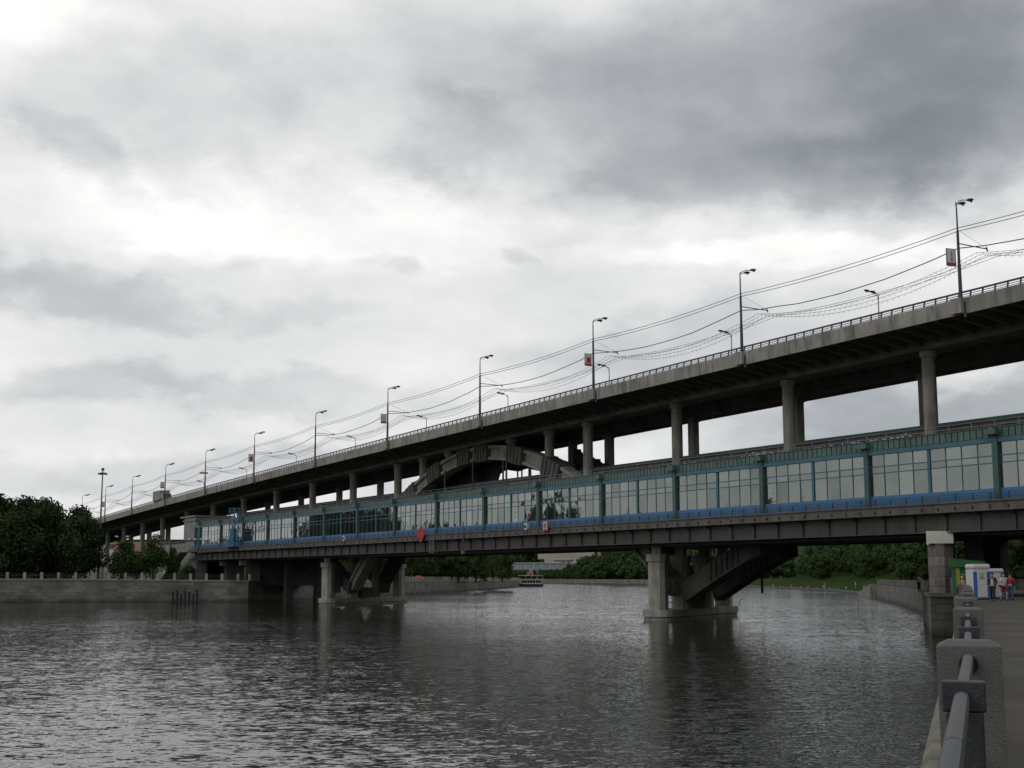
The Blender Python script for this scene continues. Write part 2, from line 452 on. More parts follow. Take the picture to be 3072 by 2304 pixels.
def smooth_line(pts, it=3):
    pts = [p.copy() for p in pts]
    for _ in range(it):
        q = [p.copy() for p in pts]
        for i in range(1, len(pts)-1): q[i] = (pts[i-1]+pts[i]*2+pts[i+1])/4
        pts = q
    return pts


def inland(pts, side):
    out = []
    for i in range(len(pts)):
        d = (pts[min(i+1, len(pts)-1)]-pts[max(i-1, 0)]).normalized()
        out.append(Vector((d.y, -d.x, 0))*side)
    return out


def ribbon(name, pts, nrm, offs, zf, m, kind='structure', uv=False, smooth=False):
    """strip following a bank; offs = distances inland, zf(i,k)->height"""
    vs = []; fs = []; K = len(offs)
    for i, p in enumerate(pts):
        for k, o in enumerate(offs):
            q = p + nrm[i]*o; vs.append((q.x, q.y, zf(i, k)))
    for i in range(len(pts)-1):
        for k in range(K-1):
            a = i*K+k; fs.append((a, a+1, a+K+1, a+K))
    me = bpy.data.meshes.new(name); me.from_pydata(vs, [], fs); me.materials.append(m)
    bm = bmesh.new(); bm.from_mesh(me); bmesh.ops.recalc_face_normals(bm, faces=bm.faces); bm.to_mesh(me); bm.free()
    if smooth: me.shade_smooth()
    o = place(name, me)
    if kind: o['kind'] = kind
    return o


def wall_mesh(name, pts, z0s, z1s, m, parent=None, back=None):
    """vertical river wall with UVs measured in metres, 0.6 m thick"""
    nr = back; vs = []; fs = []; uvs = []; L = 0; Ls = [0]
    for a, b in zip(pts[:-1], pts[1:]): L += (b-a).length; Ls.append(L)
    for i, p in enumerate(pts):
        q = p+nr[i]*.8
        vs += [(p.x, p.y, z0s[i]), (p.x, p.y, z1s[i]), (q.x, q.y, z1s[i]), (q.x, q.y, z0s[i])]
    for i in range(len(pts)-1):
        a = i*4
        for k in range(3): fs.append((a+k, a+k+1, a+4+k+1, a+4+k))
    me = bpy.data.meshes.new(name); me.from_pydata(vs, [], fs); me.materials.append(m)
    ul = me.uv_layers.new(name='UVMap')
    for poly in me.polygons:
        for li in poly.loop_indices:
            vi = me.loops[li].vertex_index; i = vi//4; k = vi % 4
            ul.data[li].uv = (Ls[i], vs[vi][2]+(.0 if k in (0, 1) else .8))
    me.update()
    return place(name, me, parent)


rb = smooth_line(resample(RB, 4), 2); rn = inland(rb, 1)
lb = smooth_line(resample(LB, 4), 1); ln = inland(lb, -1)
lbz = [float(np.interp(i/(len(lb)-1), np.linspace(0, 1, len(LBZ)), LBZ)) for i in range(len(lb))]
_cum = [0]
for a, b in zip(LB[:-1], LB[1:]): _cum.append(_cum[-1]+math.dist(a, b))
_c2 = [0]
for a, b in zip(lb[:-1], lb[1:]): _c2.append(_c2[-1]+(b-a).length)
lbz = [float(np.interp(c*_cum[-1]/_c2[-1], _cum, LBZ)) for c in _c2]


def edge_h(p):          # height of the right bank edge
    if p.y < 300: return 3.1
    if p.y < 345: return 3.1-(p.y-300)/45*2.3
    if p.y < 700: return .8
    if p.y < 800: return .8+(p.y-700)/100*2.6
    return 3.4


R_OFF = [0, .6, 6, 14, 26, 40, 60, 90, 130, 180, 260, 700]


def hill(p, o):
    e = edge_h(p)
    far = min(1, max(0, (p.y-300)/60))*(1-min(1, max(0, (p.y-720)/100)))
    base = e + (min(o, 30)/30*3.2*far if o > .6 else 0)
    if p.y > 700: rise = min(1, max(0, (o-60)/200))*30
    else: rise = max(0, (o-26 if p.y < 300 else o-30))/130*50
    bump = mnoise.noise(Vector((p.x*.02, p.y*.02, o*.02)))*2.0*min(1, max(0, o-30)/60)
    return base + min(rise, 58) + bump


def hz(i, k):
    return hill(rb[i], R_OFF[k]) - .002


ribbon('hillside', rb, rn, R_OFF, hz, grass, smooth=True)
# promenade on the near right bank
ri = [i for i, p in enumerate(rb) if p.y < 302]
rbq = [rb[i] for i in ri]; rnq = [rn[i] for i in ri]
ribbon('promenade_pavement', rbq, rnq, [.35, 13], lambda i, k: 3.106, asphalt)
k_pts = [p+n*13 for p, n in zip(rbq, rnq)]
mb = MB(); mb.sweep(lambda i: [k_pts[i]+rnq[i]*a+Vector((0, 0, z)) for a, z in ((0, 3.0), (.18, 3.0), (.18, 3.24), (0, 3.24))], len(k_pts))
tag(mb.obj('promenade_kerb', pier_stone), kind='structure')
wall_mesh('right_quay_wall', rbq, [-1.5]*len(rbq), [3.08]*len(rbq), masonry, back=rnq)['kind'] = 'structure'
lo_i = [i for i, p in enumerate(rb) if p.y >= 300]
rlo = [rb[i] for i in lo_i]; rln = [rn[i] for i in lo_i]
wall_mesh('low_quay_edge', [p-n*.1 for p, n in zip(rlo, rln)], [-1.5]*len(rlo), [edge_h(p)+.03 for p in rlo], masonry, back=rln)['kind'] = 'structure'
# left bank land
ribbon('left_bank_ground', lb, ln, [0, 8, 30, 80, 200, 900], lambda i, k: lbz[i]-.12, soil)
wall_mesh('left_embankment_wall', lb, [-1.5]*len(lb), lbz, masonry, back=ln)['kind'] = 'structure'
mb = MB(); mb.sweep(lambda i: [lb[i]+ln[i]*a+Vector((0, 0, lbz[i]+z)) for a, z in ((-.14, .01), (.5, .01), (.5, .2), (-.14, .2))], len(lb))
tag(mb.obj('left_wall_coping', pale_conc), kind='structure')

# ---- left embankment railing: granite posts with iron rail
lrail = empty('embankment_railing', (-81, 257, 3.9), label='long railing of pale stone posts along the far left embankment wall', cat='railing')
post_me = MB().box(-.27, .27, -.27, .27, 0, 1.25).mesh('post', concrete)
vis = []
Lacc = 0; nxt = 0
for i in range(len(lb)-1):
    a, b = lb[i], lb[i+1]; seg = (b-a).length
    while nxt <= Lacc+seg:
        t = (nxt-Lacc)/seg; p = a.lerp(b, t)+ln[i]*.25; z = lbz[i]*(1-t)+lbz[i+1]*t
        if p.y > 190 and p.x < 4: vis.append((p, z, ln[i]))
        nxt += 3.05 if p.y < 380 else 3.6
    Lacc += seg
for j, (p, z, nn) in enumerate(vis[:220]):
    o = place('post', post_me, lrail, Vector((p.x, p.y, z+.2))-lrail.location); o.rotation_euler = (0, 0, math.atan2(nn.y, nn.x))
mb = MB()
for (p, z, _), (q, z2, _) in zip(vis[:-1], vis[1:]):
    for h in (.35, .8, 1.15): mb.bar(Vector((p.x, p.y, z+h))-lrail.location, Vector((q.x, q.y, z2+h))-lrail.location, .06)
mb.obj('rail', dark_metal, lrail, fix=False)

# ================================================================== METRO BRIDGE (lower level)
mbr = empty('metro_bridge', P(84, 60, 0), BRZ, 'grey lower steel deck with ribbed side girder crossing the river under the glass gallery', 'bridge')
O = (84.0, 60.0)


def L(D, s, z): return (D-O[0], s-O[1], z)      # local coordinates of bridge things


def lbox(mb, D0, D1, s0, s1, z0, z1): return mb.box(D0-O[0], D1-O[0], s0-O[1], s1-O[1], z0, z1)


S0, S1 = 5, 279
mb = MB(); lbox(mb, 84.0, 84.6, S0, S1, 8.25, 9.75); mb.obj('side_girder', steel, mbr)
mb = MB(); lbox(mb, 83.86, 84.35, S0, S1, 8.17, 8.26); mb.obj('girder_flange', steel, mbr)
mb = MB(); lbox(mb, 83.15, 84.7, S0, S1, 9.72, 10.5); mb.obj('edge_beam', steel_edge, mbr)
mb = MB(); lbox(mb, 83.02, 83.2, S0, S1, 10.42, 10.56); mb.obj('edge_lip', steel_edge, mbr)
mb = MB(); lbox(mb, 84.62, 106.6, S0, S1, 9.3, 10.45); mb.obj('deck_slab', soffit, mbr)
mb = MB()
for D in (89, 95, 101): lbox(mb, D, D+.7, S0, S1, 8.22, 9.3)
lbox(mb, 106.6, 107.2, S0, S1, 8.22, 10.5)
mb.obj('inner_girders', steel, mbr)
stf = MB().box(-.20, 0, -.05, .05, 8.27, 9.60).mesh('stiffener', steel)
k = 0; s = 68.8-3.36*4
while s < S1:
    place('stiffener', stf, mbr, (84.0-O[0], s-O[1], 0)); s += 3.36
# haunch brackets under edge beam
mb = MB(); s = 68.8-3.36*4
while s < S1:
    x, y = 83.25-O[0], s-O[1]
    mb.add([(x, y-.04, 9.7), (84-O[0], y-.04, 9.7), (84-O[0], y-.04, 9.25), (x, y+.04, 9.7), (84-O[0], y+.04, 9.7), (84-O[0], y+.04, 9.25)],
           [(0, 1, 2), (5, 4, 3), (0, 3, 4, 1), (1, 4, 5, 2), (2, 5, 3, 0)])
    s += 3.36
tag(mb.obj('edge_brackets', steel, mbr), kind='stuff')
# pipes under the soffit
mb = MB(); mb.tube([L(85.4, S0, 8.05), L(85.4, S1, 8.05)], .12); mb.tube([L(87.5, S0, 8.0), L(87.5, S1, 8.0)], .16); mb.obj('service_pipe', dark_metal, mbr)
# walkway railing
mb = MB(); s = 68.8-1.72*10
while s < S1:
    lbox(mb, 83.22, 83.30, s-.05, s+.05, 9.95, 11.12); lbox(mb, 83.04, 83.16, s-.07, s+.07, 9.9, 10.15); s += 1.72
for z in (10.75, 10.92, 11.10): lbox(mb, 83.23, 83.29, S0, S1, z-.025, z+.025)
tag(mb.obj('walkway_railing', steel, mbr), kind='stuff')

# ---- arches
def arch_z(s, c=166.5): return 22.1 - 19.4*((s-c)/45.8)**2


def arch_part(mbx, D0, D1, s0, s1, sh, t0, t1, n=14, c=166.5):
    """segment of an arched box; t0/t1 offsets below/above the axis"""
    def ring(i):
        s = s0+(s1-s0)*i/(n-1); ds = .1
        sl = (arch_z(s+ds, c)-arch_z(s-ds, c))/(2*ds); m = math.hypot(1, sl); nx, nz = -sl/m, 1/m
        z = arch_z(s, c)
        return [L(D0, s+sh+nx*t0, z+nz*t0), L(D1, s+sh+nx*t0, z+nz*t0), L(D1, s+sh+nx*t1, z+nz*t1), L(D0, s+sh+nx*t1, z+nz*t1)]
    mbx.sweep(ring, n)


for (D, sh, nm) in ((91.5, 0, 'near'), (100.5, 8.6, 'far')):
    mb = MB(); arch_part(mb, D-.45, D+.7, 121.5, 211.5, sh, -1.05, 1.05, 40)
    arch_part(mb, D-.85, D+.9, 121.5, 211.5, sh, .55, 1.0, 40); arch_part(mb, D-.85, D+.9, 121.5, 211.5, sh, -1.0, -.6, 40)
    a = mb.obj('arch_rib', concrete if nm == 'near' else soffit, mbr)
    for (q0, q1) in ((187, 191.5), (178.4, 182.4), (169, 172.6), (163.6, 167.2), (154, 158), (144.8, 148.8), (134.5, 138), (196, 200)):
        m2 = MB(); arch_part(m2, D-1.05, D+1.05, q0, q1, sh, -1.2, 1.2, 4)
        cb = m2.obj('arch_cover', rib_dark, a)
        m3 = MB(); q = q0+.1
        for j in range(5):
            arch_part(m3, D-1.16, D-1.04, q+j*(q1-q0-.3)/4, q+j*(q1-q0-.3)/4+.14, sh, -1.2, 1.2, 2)
        m3.obj('cover_seam', steel_edge, a)
    # hangers/posts from arch to the roof of the gallery
for s in (151.2, 157.6, 158.5, 167.2, 175.9):
    mb = MB(); mb.tube([L(90.2, s, 16.3), L(90.2, s, arch_z(s)-1)], .14); mb.obj('hanger', steel, mbr)
for s in (163, 165, 166.2, 172, 173):
    mb = MB(); mb.tube([L(97, s, 16.3), L(97, s, 20.6)], .12); mb.obj('hanger', steel, mbr)
# side-span half arches under the deck
for (D, sh) in ((91.5, 0), (100.5, 6.0)):
    for (sa, sb) in ((119.5, 106.4), (212.5, 226.0)):
        def ring(i, sa=sa, sb=sb, D=D, sh=sh):
            t = i/11; s = sa+(sb-sa)*t+sh; z = 2.9+5.1*(1-(1-t)**1.15); th = 1.05
            sl = 5.1*1.15*max(1-t, .001)**.15/(abs(sb-sa)); m = math.hypot(1, sl); nz = 1/m; nx = -sl/m*(1 if sb > sa else -1)
            return [L(D-.8, s-nx*th, z-nz*th), L(D+.8, s-nx*th, z-nz*th), L(D+.8, s+nx*th, z+nz*th), L(D-.8, s+nx*th, z+nz*th)]
        mb = MB(); mb.sweep(ring, 12); a = mb.obj('side_arch', soffit, mbr)
        for j in range(6):
            t = .42+j*.07; s = sa+(sb-sa)*t+sh; z = 2.9+5.1*(1-(1-t)**1.15)
            m2 = MB(); m2.bar(L(D-.86, s+.75*(-1 if sb < sa else 1)*-.4, z-1.0), L(D-.86, s-.75*(-1 if sb < sa else 1)*.4, z+1.0), .28, .14); m2.obj('cover_seam', rib_dark, a)
# sagging netting between arches
mb = MB(); rnd = random.Random(3); n = 46; top = []; bot = []
for i in range(n):
    s = 149+i*(42/(n-1)); c = arch_z(min(s, 190), 170)
    bz = 19.7 if s < 168 else (17.6 if s < 177 else 18.2)
    bz += rnd.uniform(-.35, .35)+(.9 if i % 9 == 4 else 0)
    tz = min(21.6, c+.4); top.append(L(95, s, max(tz, bz+.05))); bot.append(L(95+rnd.uniform(-1.2, 1.2), s, bz if bz < tz else tz-.02))
for i in range(n-1):
    a, b, c_, d = top[i], top[i+1], bot[i+1], bot[i]
    off = .35
    mb.hexa([d, c_, (c_[0]+off, c_[1], c_[2]), (d[0]+off, d[1], d[2]), a, b, (b[0]+off, b[1], b[2]), (a[0]+off, a[1], a[2])])
mb.obj('debris_netting', net, mbr)
mb = MB(); rnd = random.Random(9)
for i in range(26):
    s = 186+i*.75; t = i/25
    z0 = 16.3; z1 = 16.3+max(.3, (1-t)*1.9+rnd.uniform(-.3, .5)+(1.6 if 3 < i < 9 else 0))
    mb.box(92.6-O[0], 96-O[0], s-O[1], s+.76-O[1], z0, z1)
for i in range(30):
    s = 139.8+i*.36; t = i/29; z1 = 17.4+4.0*t**.9+rnd.uniform(-.25, .35)
    mb.box(96.5-O[0], 97.6-O[0], s-O[1], s+.37-O[1], max(16.3, z1-2.0), z1)
tag(mb.obj('torn_sheeting', net, mbr), kind='stuff')

# ================================================================== STATION GALLERY
gal = empty('station_gallery', P(84, 60, 10.5), BRZ, 'long glazed station gallery with teal cornice and bright blue sill on the bridge', 'station')
GZ = -10.5
BAY = 13.68; B0 = 70.3


def gbox(mb, D0, D1, s0, s1, z0, z1): return mb.box(D0-O[0], D1-O[0], s0-O[1], s1-O[1], z0+GZ, z1+GZ)


GS0, GS1 = B0-3*BAY, 278.9
mb = MB(); gbox(mb, 83.92, 84.12, GS0, GS1, 10.52, 11.45); mb.obj('blue_sill', blue, gal)
mb = MB(); gbox(mb, 83.78, 84.16, GS0, GS1, 14.98, 15.34); mb.obj('blue_beam', blue_frame, gal)
mb = MB(); gbox(mb, 83.9, 84.6, GS0, GS1, 15.34, 16.12); mb.obj('cornice_wall', teal_dark, gal)
mb = MB(); gbox(mb, 83.72, 84.7, GS0, GS1, 16.12, 16.2); mb.obj('cornice_cap', teal_dark, gal)
pan = MB().box(-.12, 0, .055, .565, 15.37+GZ, 16.10+GZ).mesh('cornice_panel', teal)
cnt = 0; s = 64.0; rest = MB(); q = GS0
while q < 64: rest.box(83.9-.12-O[0], 83.9-O[0], q+.055-O[1], q+.565-O[1], 15.37+GZ, 16.10+GZ); q += .62
s = q
while s < GS1-.6:
    if cnt < 300: place('cornice_panel', pan, gal, (83.9-O[0], s-O[1], 0)); cnt += 1
    else: rest.box(83.9-.12-O[0], 83.9-O[0], s+.055-O[1], s+.565-O[1], 15.37+GZ, 16.10+GZ)
    s += .62
tag(rest.obj('cornice_panels', teal, gal, fix=False), kind='stuff')
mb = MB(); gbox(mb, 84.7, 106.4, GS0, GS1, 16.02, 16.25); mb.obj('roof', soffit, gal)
mb = MB(); gbox(mb, 106.1, 106.4, GS0, GS1, 10.5, 16.0); mb.obj('rear_wall', teal, gal)
mb = MB(); gbox(mb, 90.5, 90.7, GS0, GS1, 10.5, 16.0); mb.obj('inner_wall', steel_edge, gal)
# pillars, mullions, glass
pil = MB().box(-.30, .2, -.26, .26, 10.52+GZ, 15.36+GZ).mesh('pillar', teal_dark)
mul = MB().box(-.1, .1, -.14, .14, 11.45+GZ, 14.98+GZ).mesh('centre_mullion', blue_frame)
lbx = MB().box(-.55, 0, -.62, .5, 15.55+GZ, 15.95+GZ).box(-.5, .15, -.35, .1, 15.95+GZ, 16.12+GZ).mesh('light_box', teal)
thin_v = MB().box(-.05, .05, -.035, .035, 11.45+GZ, 14.98+GZ).mesh('glazing_bar', blue_frame)
rows = [(11.45, 13.36), (13.44, 13.92), (14.0, 14.98)]
pane_cache = {}


def pane_mesh(w, r):
    key = (round(w, 2), r)
    if key not in pane_cache:
        z0, z1 = rows[r]; h = z1-z0
        pane_cache[key] = MB().box(-.012, .012, -w/2, w/2, -h/2, h/2).mesh('pane', glazing)
    return pane_cache[key]


panes = []; rp = random.Random(5)
k = -3
while True:
    a = B0+k*BAY; b = min(a+BAY, GS1)
    if a > GS1-1: break
    if k == 14: b = GS1
    place('pillar', pil, gal, (84-O[0], a-O[1], 0))
    if a > 56: place('light_box', lbx, gal, (83.7-O[0], a-O[1], 0))
    w0 = a+.26; w1 = b-.26; mid = (a+b)/2
    place('centre_mullion', mul, gal, (84-O[0], mid-O[1], 0))
    for (h0, h1) in ((w0, mid-.14), (mid+.14, w1)):
        w = (h1-h0)/4
        for j in range(4):
            c = h0+w*(j+.5)
            if j: place('glazing_bar', thin_v, gal, (84-O[0], h0+w*j-O[1], 0))
            for r in range(3): panes.append((c, w-.07, r))
    k += 1
place('pillar', pil, gal, (84-O[0], GS1-O[1], 0))
panes.sort(key=lambda t: (t[0] < 64, t[0], t[2]))
stp = MB(); n = 0
for (c, w, r) in panes:
    z0, z1 = rows[r]; loc = (84-O[0], c-O[1], (z0+z1)/2+GZ)
    rot = (0, rp.gauss(0, .005), rp.gauss(0, .006))
    if n < 300: place('pane', pane_mesh(w, r), gal, loc, rot=rot)
    else:
        R = Matrix.Translation(loc) @ Matrix.Rotation(rot[2], 4, 'Z') @ Matrix.Rotation(rot[1], 4, 'Y'); h = z1-z0
        stp.hexa([R @ Vector(v) for v in ((-.012, -w/2, -h/2), (.012, -w/2, -h/2), (.012, w/2, -h/2), (-.012, w/2, -h/2),
                                          (-.012, -w/2, h/2), (.012, -w/2, h/2), (.012, w/2, h/2), (-.012, w/2, h/2))])
    n += 1
tag(stp.obj('distant_panes', glazing, gal), kind='stuff')
mb = MB()
for z in (13.40, 13.96): gbox(mb, 83.95, 84.06, GS0, GS1, z-.04, z+.04)
mb.obj('transom', blue_frame, gal)
# roof railing and graffiti wall
mb = MB(); s = 62
while s < GS1:
    gbox(mb, 84.95, 85.0, s-.03, s+.03, 16.25, 16.9); s += 2.3
for z in (16.55, 16.88): gbox(mb, 84.95, 85.0, GS0, GS1, z-.02, z+.02)
tag(mb.obj('roof_railing', pole_grey, gal, fix=False), kind='stuff')
gw = MB().box(0, .3, 0, 215, 0, 1.9).obj('graffiti_wall', graff, gal, (94.2-O[0], 62-O[1], 16.25+GZ))
mb = MB(); gbox(mb, 94.05, 94.65, 30, 277, 18.15, 18.5); mb.obj('roof_wall_cap', teal_dark, gal)
mb = MB(); mb.tube([L(92.8, 60, 17.6+GZ), L(92.8, 277, 17.6+GZ)], .05); mb.tube([L(92.8, 60, 17.1+GZ), L(92.8, 277, 17.1+GZ)], .05); mb.obj('roof_pipe', pole_grey, gal)

# ================================================================== UPPER ROAD BRIDGE
ub = empty('road_bridge', P(84, 60, 0), BRZ, 'long concrete upper road deck on round columns sloping down to the left bank', 'bridge')
US = list(np.arange(-30, 500, 4.0))
DN, DF = 84.5, 107.5


def slab(mb, D0, D1, za, zb, s_list=None, s0=None, s1=None):
    sl = s_list or US
    if s0 is not None: sl = [s0]+[x for x in US if s0 < x < s1]+[s1]
    mb.sweep(lambda i: [L(D0, sl[i], deck_z(sl[i])+za), L(D1, sl[i], deck_z(sl[i])+za), L(D1, sl[i], deck_z(sl[i])+zb), L(D0, sl[i], deck_z(sl[i])+zb)], len(sl))
    return mb


# fascia in panels between the lamp pilasters
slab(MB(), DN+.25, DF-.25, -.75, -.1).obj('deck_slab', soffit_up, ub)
slab(MB(), DN+1.2, DF-1.2, -.1, -.06).obj('roadway', road, ub)
fs = [-30, 20, 46.5, 73.3, 100.6, 127, 154.3, 183.5, 212.8, 243.9, 274.5, 304.8, 334.4, 362, 389.6, 430, 480]
LAMPS = fs[2:15]
for a, b in zip(fs[:-1], fs[1:]):
    a2, b2 = a+.06, b-.06
    sl = [a2]+[x for x in US if a2 < x < b2]+[b2]
    mb = MB(); mb.sweep(lambda i: [L(DN, sl[i], deck_z(sl[i])-1.3), L(DN+.25, sl[i], deck_z(sl[i])-1.3), L(DN+.25, sl[i], deck_z(sl[i])+0), L(DN-.08, sl[i], deck_z(sl[i])+0)], len(sl))
    mb.obj('fascia_panel', concrete, ub)
slab(MB(), DF-.25, DF, -1.3, 0).obj('rear_fascia', concrete, ub)
for D in (91.5, 100.5):
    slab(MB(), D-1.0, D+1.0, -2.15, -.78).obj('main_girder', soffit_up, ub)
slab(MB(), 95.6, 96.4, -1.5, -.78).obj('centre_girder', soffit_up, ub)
# transverse haunched ribs
def rib_mesh(z, D0, D1, h0, h1, w=.13):
    x0, x1 = D0-O[0], D1-O[0]
    m = MB(); m.add([(x0, -w, z-.74), (x1, -w, z-.74), (x1, -w, z-h1), (x0, -w, z-h0), (x0, w, z-.74), (x1, w, z-.74), (x1, w, z-h1), (x0, w, z-h0)],
                    [(0, 1, 2, 3), (7, 6, 5, 4), (0, 4, 5, 1), (2, 6, 7, 3), (0, 3, 7, 4), (1, 5, 6, 2)])
    return m


rib_me = rib_mesh(0, DN+.25, 90.5, .95, 1.75).mesh('cantilever_rib', soffit_up)
mb = MB()
s = 61.4; n = 0
while s < 420:
    if n < 170:
        place('cantilever_rib', rib_me, ub, (0, s-O[1], deck_z(s)))
    m = rib_mesh(deck_z(s), 92.5, 99.5, 1.15, 1.15); mb.add([(x, y+s-O[1], z) for x, y, z in m.v], m.f)
    m = rib_mesh(deck_z(s), 101.5, DF-.25, 1.75, .95); mb.add([(x, y+s-O[1], z) for x, y, z in m.v], m.f)
    s += 2.0; n += 1
tag(mb.obj('floor_beams', soffit_up, ub), kind='stuff')
# expansion joint and lamp pilasters
for s in LAMPS:
    z = deck_z(s)
    mb = MB(); mb.box(DN-.42-O[0], DN-.09-O[0], s-.1-O[1], s+1.0-O[1], z-1.25, z+.02); mb.obj('lamp_pilaster', concrete, ub)
    mb = MB(); mb.box(DN-.1-O[0], DN+.02-O[0], s-.32-O[1], s-.12-O[1], z-1.6, z-.35); mb.obj('drain_pipe', dark_metal, ub)
# railing
mb = MB(); s = 58.0
while s < 430:
    z = deck_z(s); x, y = DN+.1-O[0], s-O[1]
    mb.hexa([(x-.04, y-.06, z), (x+.04, y-.06, z), (x+.04, y+.06, z), (x-.04, y+.06, z), (x+.06, y-.06, z+.5), (x+.14, y-.06, z+.5), (x+.14, y+.06, z+.5), (x+.06, y+.06, z+.5)])
    s += 1.22
tag(mb.obj('railing_posts', navy, ub, fix=False), kind='stuff')
for z0, z1, w in ((.46, .58, .09), (.28, .33, .03), (.12, .16, .03)):
    slab(MB(), DN+.18-w, DN+.18+w, z0, z1).obj('railing_rail', navy, ub)
slab(MB(), DF-.2, DF-.1, .45, .55).obj('railing_rail', navy, ub)
# columns
def column(s, D, zb, r=.62, sq=False):
    zt = deck_z(s)-2.15
    mb = MB(); n = 20 if not sq else 4
    def ringp(rr, z): return [(D-O[0]+rr*math.cos(2*math.pi*k/n+(.785 if sq else 0)), s-O[1]+rr*math.sin(2*math.pi*k/n+(.785 if sq else 0)), z) for k in range(n)]
    seq = [(r, zb), (r, zt-.5)]
    vs = []; [vs.extend(ringp(a, b)) for a, b in seq]
    mb.add(vs, [(k, (k+1) % n, n+(k+1) % n, n+k) for k in range(n)])
    c = mb.obj('column', concrete, ub, smooth=False)
    mb = MB(); vs = []; seq = [(r+.14, zt-.55), (r+.16, zt-.5), (r+.16, zt+.02)]
    [vs.extend(ringp(a, b)) for a, b in seq]
    fs_ = [tuple(range(n))[::-1]]
    for q in range(2): fs_ += [(q*n+k, q*n+(k+1) % n, (q+1)*n+(k+1) % n, (q+1)*n+k) for k in range(n)]
    mb.add(vs, fs_); cc = mb.obj('capital', concrete, c)
    for o in (c, cc):
        for p in o.data.polygons: p.use_smooth = not sq and len(p.vertices) == 4


for s in (46.4, 65.0, 83.6, 102.2, 120.9, 139.3, 195.0, 213.0, 231.8, 250.9, 270.5, 291.0):
    column(s, 91.5, 16.25 if s < 279 else 12)
for s in (148.5, 158.4, 167.0, 177.0, 185.8): column(s, 91.5, arch_z(s)+.9)
for s in (310.8, 331.9, 350.6, 369.7, 388.4, 410): column(s, 91.5, 10 if s < 330 else 8)
for s in (55, 73.8, 92.4, 110.8, 129.5, 147.8, 156.9, 203.6, 221.6, 240.7, 261, 281, 300): column(s, 100.5, 16.25, .68, True)
for s in (167, 177, 186): column(s, 100.5, arch_z(s-8.6)+.9, .68, True)
for s in (320, 340, 359, 378, 398): column(s, 100.5, 8, .68)

# ================================================================== PIERS
def poly_xy(cx_, cy_, pts): return [(cx_+x, cy_+y) for x, y in pts]


def octo(cx_, cy_, a, b, ch): return poly_xy(cx_, cy_, [(a, b-ch), (a-ch, b), (-a+ch, b), (-a, b-ch), (-a, -b+ch), (-a+ch, -b), (a-ch, -b), (a, -b+ch)])


def river_pier(s0, label):
    c = P(96.5, s0+6, 0)
    # the pier lies with the current: its own axis runs v
    v = (P(106, s0+12.4)-P(87, s0)).normalized(); rz = math.atan2(v.y, v.x)
    e = empty('river_pier', c, rz, label, 'bridge pier', 'bridge piers standing in the river')
    half = (P(106, s0+12.4)-P(87, s0)).length/2
    def slabp(h, w, z0, z1, nm, m):
        pts = []
        for sx in (1, -1):
            for k in range(9):
                t = -math.pi/2+math.pi*k/8
                pts.append((sx*(half-.2)+sx*h*math.cos(t), sx*w*math.sin(t)))
        mb = MB(); mb.prism(pts, z0, z1); return mb.obj(nm, m, e, bevel=.04)
    slabp(1.55, 1.85, .4, 1.15, 'pier_base', concrete); slabp(1.4, 1.7, -1.5, .36, 'pier_footing', pier_stone)
    for x in (-half, -half+7.2, half-7.2, half):
        mb = MB(); mb.prism(octo(x, 0, .95, .95, .42), 1.15, 6.35); col_ = mb.obj('pier_column', pale_conc, e)
        mb = MB(); mb.prism(octo(x, 0, 1.12, 1.12, .46), 6.35, 7.1); mb.obj('capital', pale_conc, col_)
        mb = MB(); mb.prism(octo(x, 0, .55, .55, .1), 7.1, 8.2); mb.obj('bearing_block', pale_conc, col_)
    mb = MB(); mb.box(-2.4, 1.4, -1.1, 1.1, 1.15, 2.9); mb.obj('arch_bearing', soffit, e)
    MB().box(-half+2.2, -half+5.2, .9, 1.0, 2.0, 6.6).obj('pale_sheeting', teal_pale, e)
    for x in (-half-1.6, half+1.4, -half+3.5):
        mb = MB(); mb.tube([(x, -1.6, 1.1), (x, -1.6, 1.9), (x-.05, -1.9, 2.0), (x-.1, -2.3, 1.95)], .05, 6); mb.obj('davit', dark_metal, e)
    return e


river_pier(119.0, 'nearer concrete river pier of octagonal columns on rounded footing, right of centre')
river_pier(212.8, 'farther concrete river pier of octagonal columns below the red diamond sign, left of centre')
# shore bents, left bank
for (s, D, lab) in ((253.3, 86.2, 'shore column with pale square block at the water edge left of the far pier'), (266.5, 86.5, 'shore column with pale block nearest the left abutment')):
    e = empty('shore_column', P(D, s, 3.5), BRZ, lab, 'bridge pier')
    mb = MB(); mb.box(.1, 1.1, -.5, .5, -1, 4.4); mb.obj('shaft', soffit, e)
    mb = MB(); mb.box(-1.0, .8, -.45, .45, 3.5, 5.1); mb.obj('bearing_block', pale_conc, e)
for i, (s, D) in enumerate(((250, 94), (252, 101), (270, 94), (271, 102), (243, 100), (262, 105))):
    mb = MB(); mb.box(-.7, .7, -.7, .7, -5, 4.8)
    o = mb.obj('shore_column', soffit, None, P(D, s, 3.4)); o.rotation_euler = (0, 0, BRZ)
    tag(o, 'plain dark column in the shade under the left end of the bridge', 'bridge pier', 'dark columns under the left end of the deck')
mb = MB(); mb.box(-7, 7, -19, 19, 0, 5.2); o = mb.obj('shade_block', soffit, None, P(98, 277, 3.0)); o.rotation_euler = (0, 0, BRZ)  # added dark box, fills in the shade beneath the deck end
tag(o, 'added dark block standing in for the deep shade under the left end of the deck', 'building')
